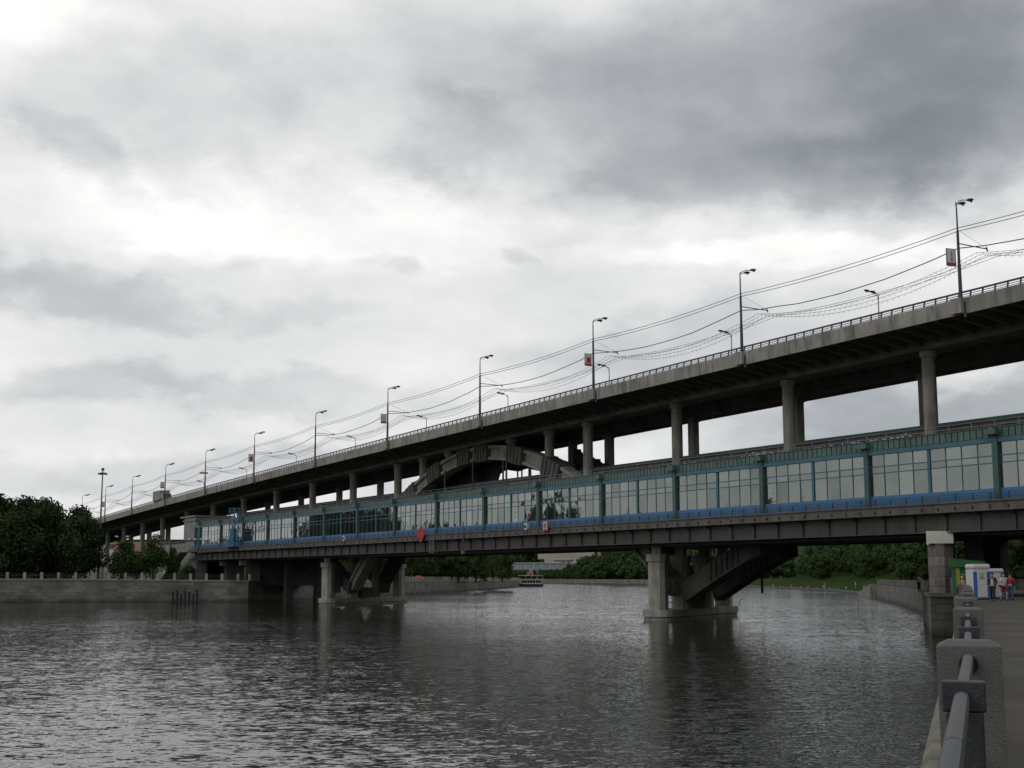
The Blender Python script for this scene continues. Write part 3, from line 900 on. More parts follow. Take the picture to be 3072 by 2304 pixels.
# quay pier, right
qp = empty('quay_pier', (34.85, 109.2, 3.1), math.radians(70), 'massive stone pier with pale cap block rising from the right quay', 'bridge pier')
mb = MB(); mb.prism([(-1.6, -.3), (-.8, -.98), (3.5, -.98), (3.5, .98), (-.8, .98), (-1.6, .3)], .2, 4.6); mb.obj('shaft', masonry_mat('pier block cladding', (.17, .155, .135), 1.4, .8), qp, bevel=.03)
me = qp.children[0].data; ul = me.uv_layers.new(name='UVMap')
for po in me.polygons:
    for li in po.loop_indices:
        v = me.vertices[me.loops[li].vertex_index].co
        ul.data[li].uv = ((v.x if abs(po.normal.y) > .5 else v.y), v.z)
mb = MB(); mb.box(-1.75, 4, -1.08, 1.0, 4.2, 5.2); mb.obj('cap_block', cap_white, qp, bevel=.03)
mb = MB(); mb.tube([(-1.5, .9, 4.2), (-1.8, .9, 4.2)], .1); mb.obj('floodlight', white_p, qp)
# river-facing bastion that carries it
bp = [(33.2, 107.2), (36.2, 107.8), (46, 140), (42.4, 139.5)]
mb = MB(); mb.prism(bp, -1.5, 3.1); o = mb.obj('quay_bastion', masonry)
o['kind'] = 'structure'
ul = o.data.uv_layers.new(name='UVMap')
for po in o.data.polygons:
    for li in po.loop_indices:
        v = o.data.vertices[o.data.loops[li].vertex_index].co; ul.data[li].uv = (v.y if abs(po.normal.y) < .7 else v.x, v.z)
mb = MB(); mb.prism([(33.0, 107.0), (36.3, 107.6), (36.4, 108.3), (33.7, 107.9), (42.6, 139.2), (42.2, 139.8)], 3.1, 3.4); o = mb.obj('bastion_coping', coping_m); o['kind'] = 'structure'
# second pier row of quay pier, behind
for i, (D, s) in enumerate(((100, 86), (106, 90))):
    mb = MB(); mb.box(-1.1, 1.1, -1.1, 1.1, 0, 5.2); o = mb.obj('quay_column', soffit, None, P(D, s, 3.1)); o.rotation_euler = (0, 0, BRZ)
    tag(o, 'dark square column standing on the quay behind the stone pier', 'bridge pier', 'rear columns of the quay pier')

# ================================================================== LEFT ABUTMENT
ab = empty('stone_abutment', P(84.5, 279.5, 3.5), BRZ, 'pale grey stone abutment tower with stepped retaining wall at left end of bridge', 'abutment')
def abox(nm, D0, D1, s0, s1, z0, z1, m, **k):
    mb = MB(); mb.box(D0-84.5, D1-84.5, s0-279.5, s1-279.5, z0-3.5, z1-3.5); return mb.obj(nm, m, ab, **k)


abst = mat('pale ashlar', (.21, .205, .20), .85, .15, .4, .2, 4, streak=.2)
def coursed(nm, s0, s1, z0, z1, D0=84.5, D1=106):
    z = z0
    while z < z1-.3:
        t = min(z+1.25, z1)
        abox('stone_course', D0, D1, s0, s1, z, t-.07, abst)
        abox('joint', D0+.08, D1-.1, s0+.08, s1-.08, t-.07, t, soffit); z = t


abox('tower', 84.2, 92, 280, 288.5, 12.6, 17.4, abst, bevel=.05)
abox('tower_cornice', 83.9, 92.3, 279.7, 290.5, 17.4, 17.75, abst)
abox('tower_cornice', 84.0, 92.2, 279.8, 288.7, 16.6, 16.85, abst)
coursed('a', 280, 288.5, 1, 12.6, 84.5, 87); abox('inner_face', 87, 106, 297, 309, 1, 12, soffit); abox('gallery_bearing', 87, 106, 280, 297, 8.2, 12.5, soffit); coursed('b', 288.6, 309, 1, 12.2); coursed('c', 309.1, 330, 1, 10.6); coursed('d', 330.1, 352, 1, 9.3); coursed('e', 352.1, 400, 1, 7.9)  # inner face coloured dark to stand for the shade of the deck
for (a, b, z) in ((288.6, 309, 12.2), (309.1, 330, 10.6), (330.1, 352, 9.3), (352.1, 400, 7.9)): abox('coping', 84.2, 106, a, b, z, z+.3, soffit)
for s in (299, 319, 341, 362): abox('pilaster', 84.3, 84.6, s, s+.5, 3, 12 if s < 309 else 8, soffit)
# stair with railing down from the gallery
st = empty('stair_flight', P(82.3, 279, 3.5), BRZ, 'grey flight of stairs with pale handrail descending beside the abutment', 'stairs')
for i in range(24):
    mb = MB(); mb.box(-.9, .9, 3+i*.72, 3.74+i*.72, 7.0-i*.29-1.0, 7.0-i*.29); mb.obj('step', concrete, st)
mb = MB(); mb.box(-.9, .9, -4, 3, 6.4, 7.0); mb.obj('landing', concrete, st)
mb = MB(); mb.bar((-.95, 3, 8.0), (-.95, 20, 1.1), .12, .3); mb.bar((-.95, -4, 8.0), (-.95, 3, 8.0), .08)
for i in range(10): mb.bar((-.95, 3+i*1.8, 7.0-i*.73), (-.95, 3+i*1.8, 8.0-i*.73), .05)
for i in range(5): mb.bar((-.95, -4+i*1.5, 7), (-.95, -4+i*1.5, 8), .05)
mb.obj('handrail', pale_conc, st)

# ================================================================== STREET LAMPS, WIRES
def make_lamp(h, heads_n=1.7, thick=1.0):
    e = empty('street_lamp', (0, 0, 0), BRZ)
    mb = MB(); mb.tube([(0, 0, 0), (0, 0, h*.33), (0, 0, h*.335), (0, 0, h*.66), (0, 0, h*.67), (0, 0, h-.9)], [.16*thick, .14*thick, .12*thick, .11*thick, .07, .06], 10)
    mb.obj('pole', pole_grey if thick < 1 else navy, e)
    for (dy, x1, z1) in ((.0, heads_n, h), (.55, heads_n*.8, h-.2)):
        pts = [(0, 0, h-1.0), (.04, dy*.2, h-.6), (.25, dy*.5, h-.3), (.7, dy, z1-.12), (x1-.35, dy, z1-.02)]
        mb = MB(); mb.tube(pts, .04, 6); mb.obj('arm', pole_grey, e)
        mb = MB(); n = 8
        def rg(i, x1=x1, z1=z1, dy=dy):
            t = i/6; r = .21*math.sin(math.pi*(.12+.8*t))+.03; x = x1-.4+.75*t
            return [(x, dy+r*math.cos(2*math.pi*k/n), z1+.0+.1*t+r*.55*math.sin(2*math.pi*k/n)) for k in range(n)]
        mb.sweep(rg, 7); hd = mb.obj('lamp_head', dark_metal, e, smooth=True)
        mb = MB(); mb.tube([(x1+.02, dy, z1-.08), (x1+.2, dy, z1-.07)], [.09, .06], 8); mb.obj('lens', white_p, hd)
    return e


def add_arm(e, h0=4.5):
    mb = MB(); mb.tube([(0, 0, h0), (3.4, 0, h0-.05)], .045, 6); mb.tube([(3.35, 0, h0+.12), (3.45, 0, h0-.25)], .06, 6); mb.obj('bracket_arm', dark_metal, e)
    mb = MB(); mb.tube([(0, 0, h0+1.15), (3.3, 0, h0)], .015, 4); mb.obj('stay_wire', dark_metal, e)


proto = make_lamp(8.35); add_arm(proto)
lampD = DN-.25
ordn = ['beyond the right edge', 'rightmost tall', 'second tall', 'third tall', 'fourth tall', 'fifth tall', 'sixth tall', 'seventh tall', 'eighth tall', 'ninth tall', 'tenth tall', 'eleventh tall', 'twelfth and farthest tall']
banners = {1: ('white', 1.0), 3: ('red', 1.0), 5: ('white', 1.0), 7: ('red', 1), 9: ('white', 1), 11: ('white', 1)}
first = True
for i, s in enumerate(LAMPS):
    e = proto if first else copy_tree(proto); first = False
    e.location = P(lampD, s, deck_z(s))
    what = 'with banner' if i in banners else ('with oblong box' if i == 8 else 'no banner')
    if i == 0:
        tag(e, 'tall double headed street lamp beyond the right end of the visible deck edge', 'street lamp', 'tall lamps along the near deck edge')
    else:
        tag(e, '%s double headed lamp from the right on the near deck edge, %s' % (ordn[i].replace(' and farthest', ''), what), 'street lamp', 'tall lamps along the near deck edge')
    if i in banners:
        c, _ = banners[i]; z = deck_z(s)
        b = empty('banner', P(lampD, s+.2, z+2.6), BRZ, '%s advertising banner hung left of the %s lamp pole, counted from the right' % ('red printed' if c == 'red' else 'white', ordn[i].split()[0]), 'banner', 'banners hung on the lamp poles')
        tlt = .9 if i == 1 else 0
        mb = MB(); mb.box(-.05, .05, .12, 1.05, 0, 1.45); fr = mb.obj('frame', pole_grey, b)
        mb = MB(); mb.box(-.065, .065, .18, .99, .28, 1.39); mb.obj('poster', ban_w, b)
        mb = MB(); mb.box(-.068, .068, .16, 1.01, .05, .27); mb.obj('red_strip', red_p, b)
        mb = MB()
        if c == 'red': mb.box(-.075, .075, .28, .82, .36, 1.0); mb.obj('printed_figure', red_p, b)
        else:
            mb.box(-.075, .075, .52, .62, .4, 1.25); mb.box(-.076, .076, .47, .68, .4, .55); mb.obj('printed_figure', brickred, b)
        b.rotation_euler = (0, 0, BRZ+math.pi/2*(1.0 if i != 1 else .9))
    if i == 8:
        o = MB().box(-.2, .2, -.7, 1.0, 0, .35).obj('sign_box', brickred, None, P(lampD-.2, s, deck_z(s)+3.1)); o.rotation_euler = (0, 0, BRZ+math.pi/2)
        tag(o, 'dark brown oblong box fixed across the eighth lamp pole above the van', 'sign')
# rear side lamps
rear = make_lamp(9.2, 1.7, .7)
rs = [104.7, 130.0, 157.5, 186.8, 216.6, 248.8, 282.0, 315.5, 350]
rl = ['first', 'second', 'third', 'fourth', 'fifth', 'sixth', 'seventh', 'eighth', 'ninth']
for i, s in enumerate(rs):
    e = rear if i == 0 else copy_tree(rear)
    e.location = P(DF-.3, s, deck_z(s)); e.rotation_euler = (0, 0, BRZ+math.pi)
    tag(e, '%s smaller lamp from the right on the far side of the deck, heads turned left' % rl[i], 'street lamp', 'lamps along the far deck edge')


def wire(name, D, h, sag, r, label, ticks=0, ss=LAMPS, wob=0, n=10):
    mb = MB(); rw = random.Random(name)
    pts = []
    for a, b in zip(ss[:-1], ss[1:]):
        for k in range(n):
            t = k/n; s = a+(b-a)*t
            z = deck_z(a)*(1-t)+deck_z(b)*t+h-sag*4*t*(1-t)+(rw.uniform(-wob, wob) if 0 < k < n else 0)
            pts.append(Vector((P(D, s).x, P(D, s).y, z)))
    base = pts[0].copy()
    mb.tube([p-base for p in pts], r, 5)
    if ticks:
        for p, q in zip(pts[:-1], pts[1:]):
            m = max(2, int((q-p).length/ticks))
            for k in range(m):
                c = p.lerp(q, k/m)-base; mb.box(c.x-.012, c.x+.012, c.y-.012, c.y+.012, c.z-.16, c.z)
    o = mb.obj(name, dark_metal, None, base, fix=False)
    return tag(o, label, 'wire', 'overhead wires along the upper deck')


wire('feeder_wire', lampD-.12, 5.75, .35, .03, 'upper of the two feeder wires strung between the lamp pole tops')
wire('feeder_wire', lampD+.12, 5.55, .38, .03, 'lower of the two feeder wires strung between the lamp pole tops')
wire('thick_cable', lampD, 4.1, 1.0, .045, 'thick slack cable slung from pole to pole below the feeders', wob=.05)
wire('garland_wire', 86.4, 4.0, 1.35, .016, 'topmost garland wire with hanging clips below the thick cable', .55)
wire('garland_wire', 86.9, 3.95, 1.5, .016, 'middle garland wire with hanging clips below the thick cable', .55)
wire('garland_wire', 87.4, 3.9, 1.7, .016, 'lowest garland wire with hanging clips below the thick cable', .55)
wire('trolley_wire', 88.2, 4.0, 0.6, .02, 'nearly straight trolleybus wire of the nearer lane')
wire('trolley_wire', 88.9, 4.0, 0.6, .02, 'nearly straight trolleybus wire just beyond its twin')

# truck on deck
def wheel(parent, x, y, r, w, name='wheel'):
    mb = MB(); mb.tube([(x-w/2, y, r), (x+w/2, y, r)], r, 14); o = mb.obj(name, black_p, parent)
    mb = MB(); mb.tube([(x-w/2-.02, y, r), (x+w/2+.02, y, r)], r*.5, 10); mb.obj('rim', pole_grey, o)


def truck(name, loc, rz, label, body, cabm, L_=6.5, H=2.6):
    e = empty(name, loc, rz, label, 'truck')
    mb = MB(); mb.box(-1.15, 1.15, -L_*.35, L_*.62, .95, .95+H); mb.obj('cargo_box', body, e, bevel=.08)
    mb = MB(); x = 1.08; y0 = -L_*.35-.08
    mb.add([(-x, y0, .5), (-x, y0-1.9, .5), (-x, y0-1.95, 1.4), (-x, y0-1.4, 2.5), (-x, y0, 2.6), (x, y0, .5), (x, y0-1.9, .5), (x, y0-1.95, 1.4), (x, y0-1.4, 2.5), (x, y0, 2.6)],
           [(0, 1, 2, 3, 4), (9, 8, 7, 6, 5), (0, 5, 6, 1), (1, 6, 7, 2), (2, 7, 8, 3), (3, 8, 9, 4), (4, 9, 5, 0)])
    c = mb.obj('cab', cabm, e, bevel=.08)
    mb = MB(); mb.add([(-x*.9, y0-1.93, 1.5), (x*.9, y0-1.93, 1.5), (x*.85, y0-1.47, 2.4), (-x*.85, y0-1.47, 2.4)], [(0, 1, 2, 3)])
    for sx in (-1, 1): mb.box(sx*x-.015, sx*x+.015, y0-1.4, y0-.4, 1.5, 2.2)
    mb.obj('window', dglass, c)
    mb = MB(); mb.box(-.9, .9, y0-1.8, L_*.6, .55, .9); mb.obj('chassis', black_p, e)
    for yy in (y0-1.1, L_*.35):
        for sx in (-1, 1): wheel(e, sx*.95, yy, .45, .3)
    for sx in (-1, 1):
        mb = MB(); mb.box(sx*.8-.15, sx*.8+.15, y0-2.0, y0-1.9, .75, .95); mb.obj('headlight', white_p, c)
    return e


truck('box_truck', P(87.3, 318, deck_z(318)-.06), BRZ+math.pi*0, 'pale grey box truck driving on the upper deck behind the railing', concrete, concrete, 6.8, 2.35)
truck('orange_truck', Vector((-27.3, 398, 3.35)), math.radians(200), 'orange red truck parked on the left bank behind the post railing and far pier', orange_p, orange_p, 3.2, 1.1).scale = (.7, .7, .7)

# ================================================================== SIGNS AND FITTINGS ON THE LOWER DECK
e = empty('diamond_sign', P(82.75, 168.6, 10.0), BRZ, 'red diamond navigation sign fixed to the deck edge left of centre', 'sign')
mb = MB(); mb.add([(0, 0, -1.2), (-.25, 1.15, 0), (0, 0, 1.2), (.0, -1.15, 0), (.08, 0, -1.2), (-.17, 1.15, 0), (.08, 0, 1.2), (.08, -1.15, 0)],
                  [(0, 1, 2, 3), (7, 6, 5, 4), (0, 4, 5, 1), (1, 5, 6, 2), (2, 6, 7, 3), (3, 7, 4, 0)]); mb.obj('board', red_p, e, loc=(0, 0, .6))
mb = MB(); mb.bar((.12, 0, -.6), (.12, 0, 1.7), .06); mb.bar((.12, 0, 0), (.5, 0, 0), .06); mb.obj('bracket', dark_metal, e)
e = empty('inspection_ladder', P(82.9, 165.5, 9.6), BRZ, 'grey metal inspection ladder hanging below the deck edge beside the red diamond', 'ladder')
mb = MB(); mb.bar((-.02, -.6, -1.7), (-.02, -.6, 1.5), .06); mb.bar((-.02, .6, -1.7), (-.02, .6, 1.5), .06); mb.bar((.5, -.6, -1.7), (.5, -.6, 0), .05); mb.bar((.5, .6, -1.7), (.5, .6, 0), .05); mb.obj('side_rails', pole_grey, e)
for i in range(9): MB().bar((-.02, -.6, -1.6+i*.36), (-.02, .6, -1.6+i*.36), .05).obj('rung', pole_grey, e)
e = empty('height_sign', P(82.85, 135.5, 10.0), BRZ, 'white sign in a red frame with two dark upright marks on the deck edge', 'sign')
mb = MB(); mb.box(0, .06, -.62, .62, .05, 1.3); mb.obj('red_frame', red_p, e)
mb = MB(); mb.box(-.02, 0.0, -.44, .44, .2, 1.15); mb.obj('white_face', white_p, e)
for y in (-.22, .0, .22): MB().box(-.04, -.021, y-.06, y+.06, .45, 1.0).obj('mark', black_p, e)
MB().box(-.04, -.021, -.28, .28, .22, .32).obj('mark', black_p, e)
for (s, lab) in ((140.2, 'small white box lamp with dark lens left of the red framed sign'), (196.8, 'small white box lamp with dark lens on the deck edge above the far pier')):
    e = empty('signal_lamp', P(82.9, s, 10.35), BRZ, lab, 'signal lamp')
    MB().box(0, .35, -.3, .3, 0, .8).obj('housing', white_p, e); MB().tube([(-.06, 0, .38), (.01, 0, .38)], .2, 12).obj('lens', black_p, e)
    MB().bar((.2, 0, -.6), (.2, 0, 0), .07).obj('bracket', dark_metal, e)
e = empty('hanging_gauge', P(83.0, 156.5, 7.9), BRZ, 'thin double pole with weight hanging in front of the girder near the centre', 'gauge pole')
MB().bar((0, -.12, 0), (0, -.12, 4.0), .06).bar((0, .12, 0), (0, .12, 4.0), .06).obj('pole', steel_edge, e); MB().box(-.15, .15, -.2, .2, -.2, .2).obj('weight', pole_grey, e)
e = empty('mooring_staff', P(98.5, 115.2, 1.2), 0, 'black vertical staff hanging above the water right of the nearer pier', 'pole')
MB().tube([(0, 0, 1.7), (0, 0, 6.6)], .14, 8).obj('staff', black_p, e)
e = empty('small_fixture', P(90, 151, 7.6), BRZ, 'small dark lamp box hanging under the deck near midspan', 'lamp')
MB().box(-.2, .2, -.25, .25, -.2, .3).bar((0, 0, .3), (0, 0, .65), .05).obj('housing', black_p, e)
# blue maintenance gantry
e = empty('maintenance_gantry', P(83.0, 241.5, 10.5), BRZ, 'light blue lattice maintenance gantry against the glass gallery on the left', 'gantry')
mb = MB(); W0, W1 = 0, 10.5
for x in (-.9, .1):
    for y in (6.8, 9.6): mb.bar((x, y, 0), (x, y, 7.4), .14)
    for z in (0.2, 1.5, 3.4, 5.4, 7.3): mb.bar((x, 6.8, z), (x, 9.6, z), .1)
    for k in range(4):
        z0 = (.2, 1.5, 3.4, 5.4)[k]; z1 = (1.5, 3.4, 5.4, 7.3)[k]
        mb.bar((x, 6.8, z0), (x, 9.6, z1), .08); mb.bar((x, 9.6, z0), (x, 6.8, z1), .08)
mb.obj('lattice_tower', gantry_blue, e)
mb = MB()
for z in (4.9, 2.7): mb.bar((-.6, -1, z), (-.6, 7, z), .07)
for k in range(8): mb.bar((-.6, -1+k, 2.7 if k % 2 else 4.9), (-.6, k, 4.9 if k % 2 else 2.7), .05)
mb.obj('lattice_arm', dark_metal, e)
MB().box(-.8, -.2, 7.0, 9.4, .8, 3.4).obj('cabin', gantry_blue, e)
MB().box(-1.1, .0, 6.2, 13, -.05, .05).bar((-1.1, 6.2, 1), (-1.1, 13, 1), .06).bar((-1.1, 6.2, 0), (-1.1, 6.2, 1), .05).bar((-1.1, 13, 0), (-1.1, 13, 1), .05).obj('platform', gantry_blue, e)

# ================================================================== NEAR QUAY RAILING
def qx(Z):            # axis of the railing on plan
    return float(np.interp(Z, [-100, 0, 9.3, 40, 77, 100, 112, 117, 140], [-34, -.11, 3.13, 13.5, 26.0, 33.2, 37.2, 38.6, 45.0]))


qr = empty('quay_railing', (qx(9.3), 9.3, 3.1), 0, 'promenade railing of square granite posts and thick iron rail along the right quay', 'railing')
def qdir(Z): return math.atan2(1.0, qx(Z+.5)-qx(Z-.5))-math.pi/2


posts = [-10.5, -.6, 9.3, 19.7, 29.6, 39.5, 49.8, 60, 70, 79, 87, 95, 103, 111]
gp = bmesh.new(); bmesh.ops.create_cube(gp, size=1)
for v in gp.verts: v.co.x *= .415; v.co.y *= .40; v.co.z = v.co.z*1.04+.52
top = [f for f in gp.faces if f.normal.z > .9][0]
r_ = bmesh.ops.inset_region(gp, faces=[top], thickness=.1)
for v in top.verts: v.co.z += .035
gp.normal_update(); me_post = bpy.data.meshes.new('granite_post'); gp.to_mesh(me_post); gp.free(); me_post.materials.append(granite)
for Z in posts:
    o = place('granite_post', me_post, qr, (qx(Z)-qr.location.x, Z-9.3, 0.004), bevel=.008); o.rotation_euler = (0, 0, qdir(Z))
me_sock = MB().tube([(0, -.235, .92), (0, -.2005, .93)], .062, 12).mesh('socket', black_p)
for Z in posts:
    o = place('rail_socket', me_sock, qr, (qx(Z)-.005-qr.location.x, Z-9.3, 0)); o.rotation_euler = (0, 0, qdir(Z))
me_ip = MB().box(-.075, .085, -.03, .2, 0, .9).box(-.09, .098, -.035, .06, .9, 1.035).mesh('iron_post', iron)
for a, b in zip(posts[:-1], posts[1:]):
    for t in (.34, .68):
        Z = a+(b-a)*t if a != -.6 else (2.6, 6.15)[t > .5]
        o = place('iron_post', me_ip, qr, (qx(Z)-qr.location.x, Z-9.3, .004), bevel=.008); o.rotation_euler = (0, 0, qdir(Z))
for a, b in zip(posts[:-1], posts[1:]):
    mb = MB(); n = 4
    for k in range(n):
        Za = a+.2+(b-a-.4)*k/n; Zb = a+.2+(b-a-.4)*(k+1)/n
        mb.bar((qx(Za)-.005-qr.location.x, Za-9.3, .955), (qx(Zb)-.005-qr.location.x, Zb-9.3, .955), .068, .085)
    mb.obj('hand_rail', rail_m, qr, bevel=.026)
    mb = MB(); Za, Zb = a+.2, b-.2
    for h in (.30,): mb.bar((qx(Za)-qr.location.x, Za-9.3, h), (qx(Zb)-qr.location.x, Zb-9.3, h), .05)
    mb.obj('lower_rail', iron, qr)
# coping of the quay wall, stone by stone
cop = empty('quay_coping', (0, 9.3, 3.1), 0, 'rounded mossy granite coping stones along the outer edge of the right quay', 'wall coping')
Z = -12.0; rc = random.Random(2)
while Z < 112:
    l = 1.0 if Z < 40 else 2.5
    d = qx(Z+l/2)-.24; rot = qdir(Z+l/2); hgt = .20+rc.uniform(-.012, .012)
    mb = MB(); hl = l*.5*1.05-.012
    prof = [(-.15, -.12), (-.17, .02), (-.15, .12), (-.08, hgt), (.1, hgt), (.15, .13), (.16, -.12)]
    mb.sweep(lambda i: [(x, (-hl, -hl+.02, hl-.02, hl)[i], z-(0 if i in (1, 2) else .02)) for x, z in prof], 4)
    o = mb.obj('coping_stone', coping_m, cop, (d, Z+l/2-9.3, 0)); o.rotation_euler = (0, 0, rot)
    Z += l

# ================================================================== TREES
def crown_mesh(name, m, W_, H_, n_lobes, n_leaf, leaf, seed, inner=True, flat=.0, z0=.25):
    """crown of leaf-sized faces around irregular lobes; origin at the tree foot, crown from z0*H to H"""
    r = np.random.RandomState(seed); lobes = []
    hc = H_*(1-z0)
    for i in range(n_lobes):
        t = r.rand(); a = r.rand()*6.283
        zz = z0*H_+hc*(.12+.80*t); rr = W_*.5*math.sqrt(max(.05, 1-(2*abs(t-.42))**2.2))*(.35+.5*r.rand())
        lr = (W_*.17+W_*.12*r.rand())*(1.15-.5*t)
        lobes.append((rr*math.cos(a)*.85, rr*math.sin(a)*.85, zz, lr))
    lobes.append((0, 0, z0*H_+hc*.45, W_*.27)); lobes.append((0, 0, z0*H_+hc*.72, W_*.2))
    wts = np.array([l[3]**2 for l in lobes]); wts /= wts.sum()
    idx = r.choice(len(lobes), n_leaf, p=wts); L_ = np.array(lobes)[idx]
    d = r.normal(size=(n_leaf, 3)); d /= np.linalg.norm(d, axis=1)[:, None]
    rad = L_[:, 3]*(.62+.62*r.rand(n_leaf)**.9); 
    c = L_[:, :3]+d*rad[:, None]*np.array([1, 1, .85])
    nrm = d+r.normal(size=(n_leaf, 3))*.55; nrm /= np.linalg.norm(nrm, axis=1)[:, None]
    t1 = np.cross(nrm, r.normal(size=(n_leaf, 3))); t1 /= np.linalg.norm(t1, axis=1)[:, None]; t2 = np.cross(nrm, t1)
    sz = leaf*(.6+.8*r.rand(n_leaf))[:, None]
    v = np.stack([c-t1*sz*.6, c+t2*sz*.38-t1*sz*.1, c+t1*sz*.6, c-t2*sz*.38+t1*sz*.1], 1).reshape(-1, 3)
    f = np.arange(n_leaf*4).reshape(-1, 4)
    vs = v.tolist(); fs = f.tolist()
    if inner:
        bm = bmesh.new()
        for (x, y, z, lr) in lobes: bmesh.ops.create_icosphere(bm, subdivisions=2, radius=lr*.62, matrix=Matrix.Translation((x, y, z)))
        o = len(vs)
        for vv in bm.verts:
            k = mnoise.noise(vv.co*.8)*.5; vs.append(tuple(vv.co+vv.normal*k*.5))
        bm.verts.index_update(); fs += [[q.index+o for q in ff.verts] for ff in bm.faces]; bm.free()
    me = bpy.data.meshes.new(name); me.from_pydata(vs, [], fs); me.materials.append(m); me.update()
    return me


def trunk_mesh(name, H_, W_, seed, m=None):
    r = random.Random(seed); mb = MB()
    mb.tube([(0, 0, -.5), (.1, 0, H_*.2), (-.1, .1, H_*.45), (0, 0, H_*.75)], [H_*.024, H_*.019, H_*.014, H_*.005], 8)
    for k in range(6):
        a = r.random()*6.28; z = H_*r.uniform(.25, .55); l = W_*.4
        mb.tube([(0, 0, z), (math.cos(a)*l*.5, math.sin(a)*l*.5, z+l*.45), (math.cos(a)*l, math.sin(a)*l, z+l*.8)], [H_*.009, H_*.006, H_*.002], 5)
    return mb.mesh(name, m or bark)


def tree(name, loc, me_c, me_t, sc, rz, label, group=None, cat='tree'):
    e = empty(name, loc, rz, label, cat, group); e.scale = (sc[0], sc[0], sc[1])
    place('crown', me_c, e); place('trunk', me_t, e)
    return e


big = [crown_mesh('crown', leaf_dark, 14, 18, 34, 11000, .62, 10+i, z0=.12) for i in range(3)]
mid = [crown_mesh('crown', leaf_mid, 10, 14, 24, 5200, .62, 20+i, z0=.08) for i in range(3)]
birch = [crown_mesh('crown', leaf_light, 6.5, 10, 26, 4800, .34, 30+i, z0=.06, inner=False) for i in range(2)]
shrub = [crown_mesh('crown', leaf_light, 5, 3.2, 20, 2400, .3, 40+i, z0=.02) for i in range(2)]
tr_b = trunk_mesh('trunk', 18, 14, 1); tr_m = trunk_mesh('trunk', 14, 10, 2); tr_s = trunk_mesh('trunk', 10, 6, 3)


def gx(px, Z): return (px-1536)/4042*Z


LT = [(-30, 257, 1.0, .92, 0), (55, 260, .95, .89, 1), (135, 263, .78, .86, 2), (216, 262, .78, .80, 1), (98, 268, .85, .92, 0)]
ltl = ['leftmost dark broadleaf tree cut by the left edge above the embankment', 'second dark broadleaf tree from the left edge above the embankment',
       'third dark tree from the left with small pointed top', 'rightmost big dark tree of the left clump beside the tall mast light', 'dark tree rising behind the second tree of the left clump']
for (px, Z, a, b, k), lab in zip(LT, ltl):
    tree('broadleaf_tree', Vector((gx(px, Z), Z+3, 3.9)), big[k], tr_b, (a, b), random.random()*6, lab, 'dark trees on the left bank')
# trees along the left bank out of frame that the glass mirrors
for i, (x, y) in enumerate(((-128, 262), (-150, 243), (-168, 226), (-190, 205), (-204, 186), (-221, 165), (-232, 138), (-236, 108), (-244, 80), (-248, 50), (-252, 20), (-254, -10))):
    if i in (6, 9): continue
    tree('broadleaf_tree', Vector((x, y, 4)), big[i % 3], tr_b, (1.0+.15*math.sin(i*2), .8+.32*abs(math.sin(i*1.7))), i, 'dark left bank tree %s, mirrored in the gallery glass' % ['nearest the left picture edge', 'second past the left edge', 'third past the left edge', 'fourth past the left edge', 'fifth past the left edge', 'sixth past the left edge', '', 'abreast of the river bend', 'second upstream of the bend', '', 'third upstream of the bend', 'farthest upstream'][i], 'trees outside the picture on the left bank')
for (px, Z, a, b, k, lab) in ((356, 268, 1.25, .82, 0, 'bright green young birch left, in front of the stone abutment wall'), (447, 274, .95, 1.08, 1, 'taller bright green birch in front of the stepped abutment wall'),
                              (505, 276, .55, .7, 0, 'slim small birch between the tall birch and the stairs'), (398, 275, .5, .6, 1, 'small birch growing between the two bigger birches')):
    tree('birch_tree', Vector((gx(px, Z), Z+3, 3.8)), birch[k], tr_s, (a, b), px, lab, 'young birches before the abutment')
for (px, Z, a, b, k, lab) in ((560, 284, 1.0, 1.0, 0, 'rounded green shrub at the foot of the stairs'), (620, 290, .8, .9, 1, 'green shrub right of the stairs under the deck edge'), (575, 290, .5, 1.6, 1, 'upright leafy bush below the gallery corner')):
    tree('shrub', Vector((gx(px, Z), Z+2, 3.7)), shrub[k], trunk_mesh('trunk', 2, 3, px), (a, b), px, lab, 'shrubs by the stairs', 'shrub')

# behind the bridge, left promontory (seen between the piers)
PT = [(1252, 400, 1.0, .85, 1), (1300, 415, 1.1, .9, 2), (1350, 440, 1.15, .95, 0), (1400, 455, 1.1, .9, 1), (1452, 470, 1.1, .98, 2), (1530, 520, .95, .95, 0), (1500, 560, 1, .9, 1),
      (1150, 390, 1, .9, 0), (1190, 395, 1, .8, 2), (1000, 380, 1, .8, 1), (870, 370, 1, .8, 2), (780, 360, 1, .7, 0)]
pw = ['first', 'second', 'third', 'fourth', 'fifth', 'farthest', 'sixth', 'half hidden', 'hidden', 'shaded', 'dim', 'left']
for i, (px, Z, a, b, k) in enumerate(PT):
    lab = '%s bushy tree from the left on the wooded bank seen under the deck' % pw[i] if i < 7 else ('tree behind the right side column of the farther pier', 'tree showing just right of the farther pier', 'tree glimpsed between the columns of the farther pier', 'tree glimpsed in the dark gap left of the farther pier', 'leftmost tree glimpsed in the shade under the deck')[i-7]
    tree('bushy_tree', Vector((gx(px, Z)-(3 if i < 7 else 0), Z+6, 3.3)), mid[k], tr_m, (a, b), i*1.3, lab, 'trees on the left bank behind the bridge' if i < 7 else 'trees glimpsed between the pier columns')

# wooded hillside behind: nearest trees as things, the mass as one wood
def nearest_bank(Z):
    i = min(range(len(rb)), key=lambda j: abs(rb[j].y-Z)); return i


